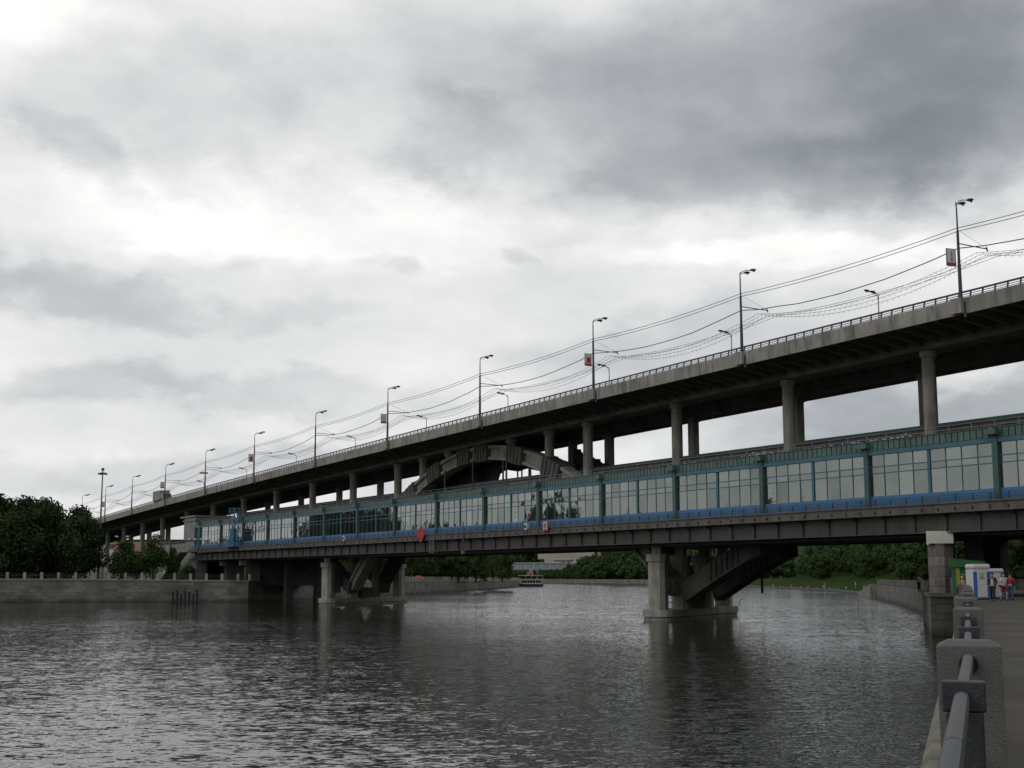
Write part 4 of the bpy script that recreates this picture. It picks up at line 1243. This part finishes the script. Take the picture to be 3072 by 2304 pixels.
FT = [(318, .9, 'dense tree just left of the top of the stone steps'), (332, .7, 'smaller rounded tree next left of the one at the stone steps'), (350, 1.0, 'tall full tree above the right third of the lawn'),
      (366, .8, 'compact tree with drooping crown above the right part of the lawn'), (384, 1.05, 'broad tree with pale top behind the standing sunbather'), (402, .75, 'short tree in the gap left of the broad pale topped one'),
      (420, .95, 'round topped tree above the middle of the lawn'), (440, .85, 'narrow tree left of the round topped one at mid lawn'), (458, 1.0, 'spreading dark tree left of mid lawn'),
      (478, .7, 'low dense tree over the left third of the lawn'), (500, .95, 'loose crowned tree near the left end of the lawn'), (524, .8, 'tree at the lawn end beside the mooring staff'),
      (548, 1.0, 'tall tree left of the mooring staff under the sloping arch'), (576, .9, 'tree showing between the sloping arch and the near pier'), (606, .8, 'distant bank tree partly hidden by the near pier'), (640, .9, 'farthest tree of the lawn edge behind the near pier')]
for j, (Z, sc, lab) in enumerate(FT):
    i = nearest_bank(Z); off = 31+4*math.sin(j*2.1); p = rb[i]+rn[i]*off
    tree('hillside_tree', Vector((p.x, p.y, hill(rb[i], off)-.3)), mid[j % 3], tr_m, (sc*1.05, sc*1.0), j, lab, 'trees along the edge of the grassy slope')
for (px, Z, a, b, k, lab) in ((2520, 372, .55, .5, 0, 'small bushy tree at the lawn edge left of the stone steps'), (2400, 425, .45, .4, 1, 'low round bush at the middle of the lawn edge')):
    i = nearest_bank(Z); p = rb[i]+rn[i]*26
    tree('lawn_bush', Vector((p.x, p.y, hill(rb[i], 26)-.2)), mid[k], tr_m, (a, b), px, lab, 'bushes at the lawn edge', 'bush')


def wood(name, spots, m, leaf, n_leaf, seed):
    r = np.random.RandomState(seed); allv = []; allf = []; o = 0
    protos = []
    for k in range(4):
        me = crown_mesh('tmp', m, 11, 13, 16, n_leaf, leaf, seed+k, z0=.05)
        v = np.array([tuple(q.co) for q in me.vertices]); f = [tuple(p.vertices) for p in me.polygons]; protos.append((v, f)); bpy.data.meshes.remove(me)
    for (x, y, z, s) in spots:
        v, f = protos[r.randint(4)]; a = r.rand()*6.28; c, sn = math.cos(a), math.sin(a)
        q = np.stack([(v[:, 0]*c-v[:, 1]*sn)*s+x, (v[:, 0]*sn+v[:, 1]*c)*s+y, v[:, 2]*s*(.85+.4*r.rand())+z], 1)
        allv.append(q); allf += [tuple(i+o for i in ff) for ff in f]; o += len(v)
    me = bpy.data.meshes.new(name); me.from_pydata(np.concatenate(allv).tolist(), [], allf); me.materials.append(m); me.update()
    return tag(place(name, me), kind='stuff')


rr_ = random.Random(11); spots = []
for row, off in enumerate((37, 45, 54, 66, 80, 98, 120, 150)):
    Z = 306+row*3
    while Z < 720:
        i = nearest_bank(Z); p = rb[i]+rn[i]*(off+rr_.uniform(-4, 4)); spots.append((p.x, p.y+rr_.uniform(-4, 4), hill(rb[i], off)-.5, rr_.uniform(.8, 1.15)))
        Z += rr_.uniform(10, 15)
spots = [s for s in spots]
wo = wood('hillside_wood', spots, leaf_mid, .85, 1300, 60); tag(wo, 'dense mass of green woodland covering the hillside behind the lawn', 'woodland')
spots = []
for row, off in enumerate((22, 32, 44, 60)):
    Z = 128+row*4
    while Z < 318:
        i = nearest_bank(Z); p = rb[i]+rn[i]*(off+rr_.uniform(-3, 3)); spots.append((p.x, p.y, hill(rb[i], off)-.5, rr_.uniform(.85, 1.2))); Z += rr_.uniform(10, 15)
wo = wood('promenade_wood', spots, leaf_dark, .6, 2300, 70); tag(wo, 'dark dense trees behind the promenade at the right edge', 'woodland')
spots = []
for row in range(4):
    Z = 790+row*4
    while Z < 1300:
        i = nearest_bank(Z); off = 10+row*14; p = rb[i]+rn[i]*off; spots.append((p.x, p.y+rr_.uniform(-4, 4), 3.2, rr_.uniform(.9, 1.2)*float(np.interp((p.x/p.y)*4042+1536, [1600, 1700, 1760, 1850, 1930], [.45, .6, 1.2, 1.65, 1.25])))); Z += rr_.uniform(9, 15)
wo = wood('far_bank_wood', spots, leaf_mid, 1.1, 700, 80); tag(wo, 'belt of green trees above the far stone bank, small in the middle distance', 'woodland')
spots = []
for j in range(120):
    x = rr_.uniform(-330, -75); y = rr_.uniform(335, 430)
    if abs((x*.866+y*.5)-96) < 26: continue
    spots.append((x, y, 3.0, rr_.uniform(.6, .95)))
wo = wood('left_bank_wood', spots, leaf_dark, .9, 700, 75); tag(wo, 'dark belt of trees behind the left clump and the abutment', 'woodland')
spots = []
for j in range(150):
    a = rr_.uniform(-.16, .14); Z = rr_.uniform(1500, 2300); spots.append((Z*a, Z, (Z-1500)*.075+1, rr_.uniform(2.0, 3.0)))
wo = wood('distant_wood', spots, leaf_dark, 2.2, 350, 90); tag(wo, 'distant dark wooded rise beyond the far bridge', 'woodland')
mb = MB(); mb.add([(-700, 1450, -1), (700, 1450, -1), (900, 2500, 75), (-900, 2500, 75)], [(0, 1, 2, 3)]); tag(mb.obj('distant_hill', soil, fix=False), kind='structure')

# ================================================================== FAR BACKGROUND: bridge, boat, buildings
e = empty('far_bridge', (0, 1180, 0), math.radians(0), 'low pale blue grey girder bridge in the distance between the trees', 'bridge')
MB().box(-60, 62, -4, 4, 11.5, 17.0).obj('girder', mat('pale blue grey steel', (.22, .25, .28), .6, .1, .05), e)
for x in range(-58, 60, 7): MB().box(x-.25, x+.25, -4.3, -4.0, 11.7, 16.9).obj('stiffener', lgrey, e)
MB().box(-60, 62, -4.8, 4.8, 17.0, 17.6).obj('deck', lgrey, e)
for x in (-32, 22): MB().box(x-4, x+4, -4, 4, -1, 11.5).obj('bridge_pier', stone, e)
e = empty('tour_boat', (10.0, 700, 0), math.radians(0), 'small double deck tour boat with pale decks and red and white mast frame', 'boat'); e.scale = (.72, .72, .72)
hull = [(-8.5, -3), (8.2, -3), (8.8, 0), (8.2, 3), (-8.5, 3), (-11, 0)]
MB().prism(hull, -.5, 2.0).obj('hull', black_p, e, bevel=.2)
MB().box(-7.5, 7.6, -2.8, 2.8, 2.0, 2.5).obj('gunwale', lgrey, e)
MB().box(-7.2, 7.0, -2.5, 2.5, 2.5, 4.6).obj('cabin', dglass, e)
for x in range(-7, 8, 2): MB().box(x-.1, x+.1, -2.56, 2.56, 2.5, 4.6).obj('window_post', lgrey, e)
MB().box(-8.5, 8.3, -3, 3, 4.6, 5.0).obj('upper_deck', lgrey, e)
for x in (-8, -4, 0, 4, 8): MB().box(x-.08, x+.08, -2.8, -2.65, 5.0, 7.9).obj('canopy_post', lgrey, e)
MB().box(-9.5, 8.5, -3, 3, 7.9, 8.2).obj('canopy', lgrey, e)
mb = MB(); mb.bar((-2.2, 0, 8.2), (-.6, 0, 12.8), .4); mb.bar((1.2, 0, 8.2), (-.2, 0, 12.8), .4); mb.bar((-1.6, 0, 10.4), (.6, 0, 10.4), .3); mb.obj('mast_frame', white_p, e)
MB().box(-1.8, .8, -.5, .5, 8.2, 9.8).obj('red_locker', red_p, e); MB().box(-3.2, -3.0, -1, 1, 8.2, 10.6).obj('aerial', white_p, e)


def block(px, Z, w, h, z0, m, lab, roof=None, d=18, win=True):
    e = empty('apartment_building', (gx(px, Z), Z, z0), 0, lab, 'building')
    MB().box(-w/2, w/2, 0, d, 0, h).obj('wall', m, e)
    if roof: MB().box(-w/2-1, w/2+1, -1, d+1, h, h+2.2).obj('roof', roof, e, bevel=.3)
    if win:
        wm = MB().box(-.9, .9, -.12, .02, -1.0, 1.0).mesh('window', dglass); nx = max(2, int(w/4.6)); nz = max(1, int(h/4))
        for i in range(nx):
            for j in range(nz): place('window', wm, e, ((i+.5)/nx*w-w/2, 0, (j+.5)/nz*h))
    return e


block(1655, 1380, 14, 20, 14, beige, 'beige tower block left of the flat roofed hall in the distance', None, 14, False)
block(1700, 1430, 60, 9, 24, beige, 'wide pale hall with flat yellowish roof beyond the trees', beige, 30, False)
block(1745, 1400, 70, 9, 16, lgrey, 'long low grey building below the flat roofed hall', None, 20)
block(1836, 1350, 26, 14, 18, brickred, 'orange brick block with pale bands above the far trees', beige)
block(1880, 1370, 30, 12, 20, brickred, 'second orange brick block right of the first above the far trees', lgrey)
block(1862, 1240, 50, 9, 13, lgrey, 'grey building in front of the orange blocks', None)
block(1910, 1180, 28, 8, 10, white_p, 'white building with tall windows beside the nearer pier', None)
block(1690, 1300, 16, 12, 9, brickred, 'small orange house below the beige tower', beige)
block(1672, 1250, 5, 14, 5, white_p, 'narrow white tower left of the far green trees', None, 5)
block(1370, 1500, 30, 12, 15, lgrey, 'pale building glimpsed between the promontory trees', None)
for (px, Z, w, h, z0, m, lab) in ((395, 620, 34, 18, 4, brickred, 'orange brick building seen under the deck behind the abutment'), (470, 640, 30, 15, 4, brickred, 'lower orange building right of the first one under the deck'), (300, 600, 18, 14, 4, lgrey, 'pale grey building glimpsed under the deck far left')):
    block(px, Z, w, h-1, z0, m, lab, None)

# high mast light
e = empty('mast_light', (gx(285, 268), 270, 3.9), 0, 'very tall thin mast light with ring of floodlights at the left beside the trees', 'mast light')
mb = MB(); mb.tube([(0, 0, 0), (0, 0, 11), (0, 0, 22.2)], [.28, .2, .12], 10); mb.obj('mast', pole_grey, e)
MB().tube([(0, 0, 21.6), (0, 0, 21.75)], .62, 12).obj('ring', dark_metal, e)
for k in range(6):
    a = k*1.047; MB().box(-.18, .18, -.16, .16, -.15, .15).obj('floodlight', dark_metal, e, (.78*math.cos(a), .78*math.sin(a), 21.5))
MB().tube([(0, 0, 22.2), (0, 0, 22.7)], [.35, .25], 10).obj('beacon', dark_metal, e)
# globe lamps
def globes(px, Z, z, n, lab):
    e = empty('globe_lamp', (gx(px, Z), Z, 3.9), 0, lab, 'street lamp', 'white globe lamps by the abutment')
    MB().tube([(0, 0, 0), (0, 0, z)], .09, 8).obj('pole', dark_metal, e)
    for i in range(n):
        x = (i-(n-1)/2)*(1.25 if n == 4 else 2.2); MB().bar((0, 0, z-.2), (x, 0, z-.1), .06).obj('arm', dark_metal, e)
        bm = bmesh.new(); bmesh.ops.create_uvsphere(bm, u_segments=12, v_segments=8, radius=.38); me = bpy.data.meshes.new('globe'); bm.to_mesh(me); bm.free(); me.materials.append(white_p); me.shade_smooth()
        o = place('globe', me, e, (x, 0, z+.15)); o.scale = (1, 1, .55)


globes(592, 272, 8.2, 4, 'lamp post with four white globes before the left end of the gallery')
globes(361, 270, 8.7, 2, 'twin white globe lamp in front of the upper deck columns left')
o = MB().box(-1, 1, -.05, .05, 0, .35).bar((0, 0, -2.5), (0, 0, 0), .1).obj('notice_board', dark_metal, None, (gx(293, 266), 268, 6.8)); tag(o, 'small dark notice board on a post beside the tall mast', 'sign')
# timber fender piles at left wall
e = empty('fender_piles', (gx(556, 256.5), 256.6, 0), math.radians(8), 'cluster of dark wooden fender piles against the left river wall', 'fender')
for i in range(7): MB().tube([(i*.75-2.2, 0, -1), (i*.75-2.2+.05*math.sin(i*3), 0, 1.9+.4*math.sin(i*2.3))], .2, 8).obj('pile', black_p, e)

# ================================================================== FAR QUAY WALL BALUSTRADE, STEPS, KIOSKS
def bank_pt(Z, off):
    i = min(range(len(rb)-1), key=lambda j: abs(rb[j].y-Z)); j = i if rb[i].y <= Z else i-1
    t = (Z-rb[j].y)/(rb[j+1].y-rb[j].y); p = rb[j].lerp(rb[j+1], t); return p+rn[j]*off, rn[j]


fr = empty('quay_balustrade', (*bank_pt(150, .3)[0][:2], 3.1), 0, 'iron balustrade along the curved quay wall beyond the stone pier', 'railing')
mb = MB(); Z = 141; prev = None; bp_me = MB().box(-.2, .2, -.2, .2, 0, 1.1).mesh('post', pier_stone)
n = 0
while Z < 300:
    p, nn = bank_pt(Z, .35); q = Vector((p.x, p.y, 3.1))-fr.location
    if n % 6 == 0: place('post', bp_me, fr, q)
    else: mb.box(q.x-.03, q.x+.03, q.y-.03, q.y+.03, 0, .95)
    if prev is not None:
        for h in (.2, .95): mb.bar(prev+Vector((0, 0, h)), q+Vector((0, 0, h)), .07)
    prev = q; Z += .9; n += 1
tag(mb.obj('balusters', dark_metal, fr, fix=False), kind='stuff')
st = empty('river_steps', (*bank_pt(322, 0)[0][:2], 0), 0, 'broad flight of worn stone steps down to the water left of the quay wall', 'steps')
for k in range(12):
    Za = 302+k*3.6; (p, nn) = bank_pt(Za, -1.2); (q, n2) = bank_pt(Za+3.7, -1.2); zt = 3.15-k*.2
    l = st.location; a, b = p-l, q-l
    MB().prism([(a.x, a.y), (b.x, b.y), (b.x+n2.x*16, b.y+n2.y*16), (a.x+nn.x*16, a.y+nn.y*16)], -1, zt).obj('step', pier_stone, st)
# portable toilets
def toilet(loc, rz, label, logo):
    e = empty('portable_toilet', loc, rz, label, 'toilet', 'portable toilets on the promenade')
    MB().box(-.62, .62, -.6, .6, .08, 2.05).obj('body', white_p, e, bevel=.05)
    MB().box(-.66, .66, -.64, .64, 0, .1).obj('base', black_p, e)
    MB().box(-.66, .66, -.64, .64, 2.05, 2.42).obj('roof', white_p, e, bevel=.14)
    d = MB().box(-.34, .34, -.66, -.6, .15, 2.02).obj('door', white_p, e, bevel=.02)
    for z in (.22, 1.02, 1.38): MB().box(-.27, .27, -.672, -.66, z, z+.02).obj('door_groove', lgrey, d)
    for sx in (-1, 1): MB().box(sx*.49-.13, sx*.49+.13, -.63, -.595, .15, 1.9).obj('blue_panel', blue_p, e)
    MB().box(.26, .31, -.7, -.66, 1.0, 1.15).obj('handle', lgrey, d)
    if logo:
        cu = bpy.data.curves.new('mark', 'FONT'); cu.body = 'B'; cu.size = .34; cu.extrude = .004; cu.align_x = 'CENTER'
        t = bpy.data.objects.new('tmp', cu); COL.objects.link(t); bpy.context.view_layer.update()
        me = bpy.data.meshes.new_from_object(t); bpy.data.objects.remove(t); me.materials.clear(); me.materials.append(dark_metal)
        place('door_letter', me, d, (0, -.668, 1.46), rot=(math.pi/2, 0, 0))
        MB().box(-.2, .2, -.668, -.662, 1.74, 1.77).box(-.2, .2, -.668, -.662, 1.38+.04, 1.41+.04).box(-.2, -.175, -.668, -.662, 1.45, 1.74).obj('letter_frame', dark_metal, d)
    return e


toilet(Vector((gx(2934, 93), 93, 3.11)), math.radians(6), 'nearer white portable toilet with blue door flanks and letter on its door', True)
t2 = toilet(Vector((gx(2976, 95.5), 95.5, 3.11)), math.radians(8), 'second white portable toilet just right of and behind the first', False); t2.scale = (.95, 1, .88)
e = empty('green_kiosk', (gx(2911, 102), 102, 3.11), math.radians(-8), 'bright green kiosk with slanted roof fascia and yellow corner post behind the toilets', 'kiosk')
MB().box(-.9, 1.05, 0, 2.4, 0, 2.25).obj('body', green_p, e)
mb = MB(); mb.add([(-1.1, -.35, 2.28), (1.1, -.35, 2.28), (1.1, -.35, 2.7), (-1.1, -.35, 2.9), (-1.1, 2.5, 2.28), (1.1, 2.5, 2.28), (1.1, 2.5, 2.7), (-1.1, 2.5, 2.9)],
                  [(0, 1, 2, 3), (7, 6, 5, 4), (3, 2, 6, 7), (0, 4, 5, 1), (0, 3, 7, 4), (1, 5, 6, 2)]); mb.obj('fascia', green_p, e)
MB().box(-1.0, -.78, -.12, .12, 0, 2.28).obj('corner_post', yellow_p, e)
MB().box(-.78, 1.0, -.03, -.001, 1.7, 1.74).obj('trim_strip', lgrey, e)
o = MB().box(-.3, .28, 0, .6, 0, 1.45).box(-.33, .31, -.04, .64, 1.45, 1.52).obj('green_cabinet', teal, None, (gx(2870, 106), 106, 3.11)); tag(o, 'small teal green cabinet left of the green kiosk', 'cabinet')
o = MB().box(-.4, 6, 0, .3, 0, 1.15).box(-.45, 6, -.05, .35, 1.15, 1.25).obj('concrete_wall', concrete, None, (gx(3056, 150), 150, 3.2)); tag(o, 'low grey concrete wall at the right edge beyond the promenade', 'wall')
o = MB().tube([(0, 0, 0), (0, 0, 8)], .09, 8).obj('lamp_pole', pole_grey, None, (gx(2996, 140), 140, 3.1)); tag(o, 'plain thin grey pole in front of the dark trees at the right', 'pole')

# ================================================================== PEOPLE
def person(loc, rz, pose, top, legs, label, skin_legs=False, scale=1.0, hair=hair_m, group=None, extra=None):
    """one continuous skinned body; clothing as slightly larger shells"""
    e = empty('person', loc, rz, label, 'person', group); e.scale = (scale,)*3
    J = dict(pelvis=(0, 0, .95), waist=(0, 0, 1.1), chest=(0, .0, 1.33), neck=(0, 0, 1.5), head0=(0, -.01, 1.58), head=(0, -.02, 1.68), crown=(0, -.01, 1.76),
             shl=(.17, 0, 1.43), ell=(.24, .03, 1.16), wrl=(.24, -.05, .92), hal=(.24, -.08, .83), shr=(-.17, 0, 1.43), elr=(-.24, .03, 1.16), wrr=(-.24, -.05, .92), har=(-.24, -.08, .83),
             hil=(.09, 0, .9), knl=(.1, -.02, .5), anl=(.1, .02, .09), tol=(.1, -.15, .04), hir=(-.09, 0, .9), knr=(-.1, -.02, .5), anr=(-.1, .02, .09), tor=(-.1, -.15, .04))
    J.update(pose)
    R = dict(pelvis=.13, waist=.115, chest=.15, neck=.055, head0=.075, head=.095, crown=.07, shl=.075, ell=.045, wrl=.03, hal=.035, shr=.075, elr=.045, wrr=.03, har=.035,
             hil=.095, knl=.06, anl=.04, tol=.04, hir=.095, knr=.06, anr=.04, tor=.04)
    E = [('pelvis', 'waist'), ('waist', 'chest'), ('chest', 'neck'), ('neck', 'head0'), ('head0', 'head'), ('head', 'crown'), ('chest', 'shl'), ('shl', 'ell'), ('ell', 'wrl'), ('wrl', 'hal'),
         ('chest', 'shr'), ('shr', 'elr'), ('elr', 'wrr'), ('wrr', 'har'), ('pelvis', 'hil'), ('hil', 'knl'), ('knl', 'anl'), ('anl', 'tol'), ('pelvis', 'hir'), ('hir', 'knr'), ('knr', 'anr'), ('anr', 'tor')]

    def grow(nm, keys, edges, grow_r, m, root):
        idx = {k: i for i, k in enumerate(keys)}
        me = bpy.data.meshes.new(nm); me.from_pydata([J[k] for k in keys], [(idx[a], idx[b]) for a, b in edges], [])
        o = bpy.data.objects.new(nm, me); COL.objects.link(o)
        sk = o.modifiers.new('s', 'SKIN'); 
        for k, i in idx.items():
            d = me.skin_vertices[0].data[i]; d.radius = (R[k]+grow_r, (R[k]+grow_r)*(.78 if k in ('chest', 'waist', 'pelvis') else 1)); d.use_root = (k == root)
        sb = o.modifiers.new('b', 'SUBSURF'); sb.levels = 1; sb.render_levels = 1
        bpy.context.view_layer.update(); dg = bpy.context.evaluated_depsgraph_get()
        m2 = bpy.data.meshes.new_from_object(o.evaluated_get(dg)); bpy.data.objects.remove(o); m2.materials.clear(); m2.materials.append(m); m2.shade_smooth()
        return place(nm, m2, e)
    grow('body', list(J), E, 0, skin_m, 'pelvis')
    tk = ['pelvis', 'waist', 'chest', 'shl', 'ell', 'shr', 'elr'] + (['wrl', 'wrr'] if not skin_legs else [])
    te = [x for x in E if x[0] in tk and x[1] in tk]
    grow('shirt', tk, te, .022, top, 'pelvis')
    lk = ['pelvis', 'hil', 'knl', 'hir', 'knr'] + ([] if skin_legs else ['anl', 'anr'])
    grow('trousers' if not skin_legs else 'shorts', lk, [x for x in E if x[0] in lk and x[1] in lk], .026, legs, 'pelvis')
    for f in ('l', 'r'):
        a = Vector(J['an'+f]); t = Vector(J['to'+f]); MB().bar(a+(a-t)*.35+Vector((0, 0, -.045)), t+(t-a)*.25+Vector((0, 0, 0)), .1, .08).obj('shoe', black_p, e, bevel=.02)
    hc = Vector(J['head']); bm = bmesh.new(); bmesh.ops.create_uvsphere(bm, u_segments=12, v_segments=8, radius=.108)
    for v in list(bm.verts):
        if v.co.z < -.01 and v.co.y < .02: v.co *= .6
    me = bpy.data.meshes.new('hair'); bm.to_mesh(me); bm.free(); me.materials.append(hair); me.shade_smooth(); place('hair', me, e, hc+Vector((0, .022, .045)))
    MB().box(-.012, .012, -.03, .01, -.02, .02).obj('nose', skin_m, e, hc+Vector((0, -.1, 0)))
    if extra: extra(e)
    return e


walk = dict(hil=(.09, 0, .9), knl=(.1, -.18, .53), anl=(.1, -.12, .12), tol=(.1, -.28, .08), hir=(-.09, 0, .9), knr=(-.1, .04, .5), anr=(-.1, .28, .14), tor=(-.1, .2, .04), ell=(.25, .1, 1.17), wrl=(.22, .02, .95), elr=(-.25, -.04, 1.17), wrr=(-.2, -.2, 1.0), har=(-.17, -.26, .96))


def jacket_front(e): MB().box(-.075, .075, -.185, -.15, 1.02, 1.42).obj('white_shirt_front', cloth['white'], e)
def shoulder_bag(e):
    MB().box(-.33, -.22, -.08, .2, .95, 1.12).obj('bag', black_p, e)


person(Vector((gx(2976, 84), 84, 3.11)), math.radians(-25), dict(walk, hal=(.1, -.2, 1.0), wrl=(.16, -.16, 1.0)), cloth['black'], cloth['black'],
       'man in black open jacket over white shirt walking beside the portable toilets', extra=jacket_front)
person(Vector((gx(3010, 88), 88, 3.11)), math.radians(10), walk, cloth['white'], cloth['maroon'], 'person in white t-shirt and dark red shorts walking toward the camera', skin_legs=True)
person(Vector((gx(3030, 92), 92, 3.11)), math.radians(160), walk, cloth['red'], cloth['navy'], 'person in red top and dark jeans behind the one in the white t-shirt')
person(Vector((gx(2999, 95), 95, 3.11)), math.radians(190), {}, cloth['grey'], cloth['navy'], 'person in grey top half hidden between the toilet and the white t-shirt')
sit = dict(pelvis=(0, 0, .55), waist=(0, -.02, .68), chest=(0, -.05, .9), neck=(0, -.07, 1.06), head0=(0, -.09, 1.13), head=(0, -.1, 1.22), crown=(0, -.09, 1.3), shl=(.17, -.05, .98), shr=(-.17, -.05, .98),
           ell=(.24, -.12, .76), elr=(-.24, -.12, .76), wrl=(.12, -.32, .7), wrr=(-.12, -.32, .7), hal=(.05, -.38, .68), har=(-.05, -.38, .68), hil=(.1, -.04, .53), hir=(-.1, -.04, .53),
           knl=(.12, -.45, .56), knr=(-.12, -.45, .56), anl=(.12, -.48, .12), anr=(-.12, -.48, .12), tol=(.12, -.62, .06), tor=(-.12, -.62, .06))
person(Vector((gx(2889, 98), 98, 3.35)), math.radians(-70), sit, cloth['pink'], cloth['black'], 'blonde person in pink sitting on the quay coping among the granite posts', hair=mat('blonde hair', (.45, .33, .16), .7, .1, 5))
person(Vector((gx(2756, 146), 146, 3.11)), math.radians(120), {}, cloth['white'], cloth['black'], 'person in white leaning at the balustrade left of the stone pier')
# sunbathers on the lawn
lie = dict(pelvis=(0, 0, .12), waist=(0, .16, .12), chest=(0, .38, .14), neck=(0, .55, .14), head0=(0, .63, .14), head=(0, .73, .16), crown=(0, .8, .16), shl=(.17, .48, .13), shr=(-.17, .48, .13), ell=(.3, .25, .1), elr=(-.3, .25, .1),
           wrl=(.3, 0, .08), wrr=(-.3, 0, .08), hal=(.3, -.08, .08), har=(-.3, -.08, .08), hil=(.09, -.05, .12), hir=(-.09, -.05, .12), knl=(.1, -.45, .14), knr=(-.1, -.45, .14), anl=(.1, -.85, .1), anr=(-.1, -.85, .1), tol=(.1, -.92, .2), tor=(-.1, -.92, .2))
sitg = {k: (v[0], v[1], v[2]-.42) if k not in ('anl', 'anr', 'tol', 'tor', 'knl', 'knr') else v for k, v in sit.items()}
sitg.update(knl=(.12, -.4, .38), knr=(-.12, -.4, .38), anl=(.12, -.62, .08), anr=(-.12, -.62, .08), tol=(.12, -.75, .05), tor=(-.12, -.75, .05))
prot = {}
for nm, ps in (('lying', lie), ('sitting', sitg), ('standing', {})):
    for cn in ('white', 'pink', 'grey'): prot[(nm, cn)] = None
spots = [(2318, 'sitting', 'white'), (2345, 'lying', 'grey'), (2372, 'sitting', 'pink'), (2402, 'lying', 'white'), (2425, 'sitting', 'grey'), (2449, 'lying', 'pink'), (2470, 'sitting', 'white'), (2492, 'lying', 'white'),
         (2512, 'lying', 'grey'), (2538, 'sitting', 'white'), (2566, 'standing', 'white'), (2592, 'sitting', 'pink'), (2618, 'sitting', 'white'), (2640, 'lying', 'pink'), (2474, 'standing', 'grey')]
for j, (px, nm, cn) in enumerate(spots):
    Z = float(np.interp(px, [2250, 2350, 2500, 2600, 2650], [610, 520, 425, 372, 352])); off = 14+13*abs(math.sin(j*2.4))
    i = nearest_bank(Z); 
    x = gx(px, Z); edge = float(np.interp(Z, [p.y for p in rb], [p.x for p in rb])); off = max(6, off)
    # step inland along the view line until on the lawn
    Z2 = Z+off*1.2; x2 = gx(px, Z2); e2 = float(np.interp(Z2, [p.y for p in rb], [p.x for p in rb])); zz = hill(rb[nearest_bank(Z2)], max(1, x2-e2))
    lab = '%s sunbather in %s on the riverside lawn, %s from the left' % (nm, cn, ['1st', '2nd', '3rd', '4th', '5th', '6th', '8th', '9th', '10th', '11th', '12th', '13th', '14th', '15th', '7th'][j])
    if prot[(nm, cn)] is None:
        prot[(nm, cn)] = person(Vector((x2, Z2, zz)), j*1.1, dict(lying=lie, sitting=sitg, standing={})[nm], cloth[cn], cloth['navy' if j % 2 else 'grey'], lab, True, 1.15, group='people on the riverside lawn')
    else:
        c = copy_tree(prot[(nm, cn)]); c.location = (x2, Z2, zz); c.rotation_euler = (0, 0, j*1.1); tag(c, lab)
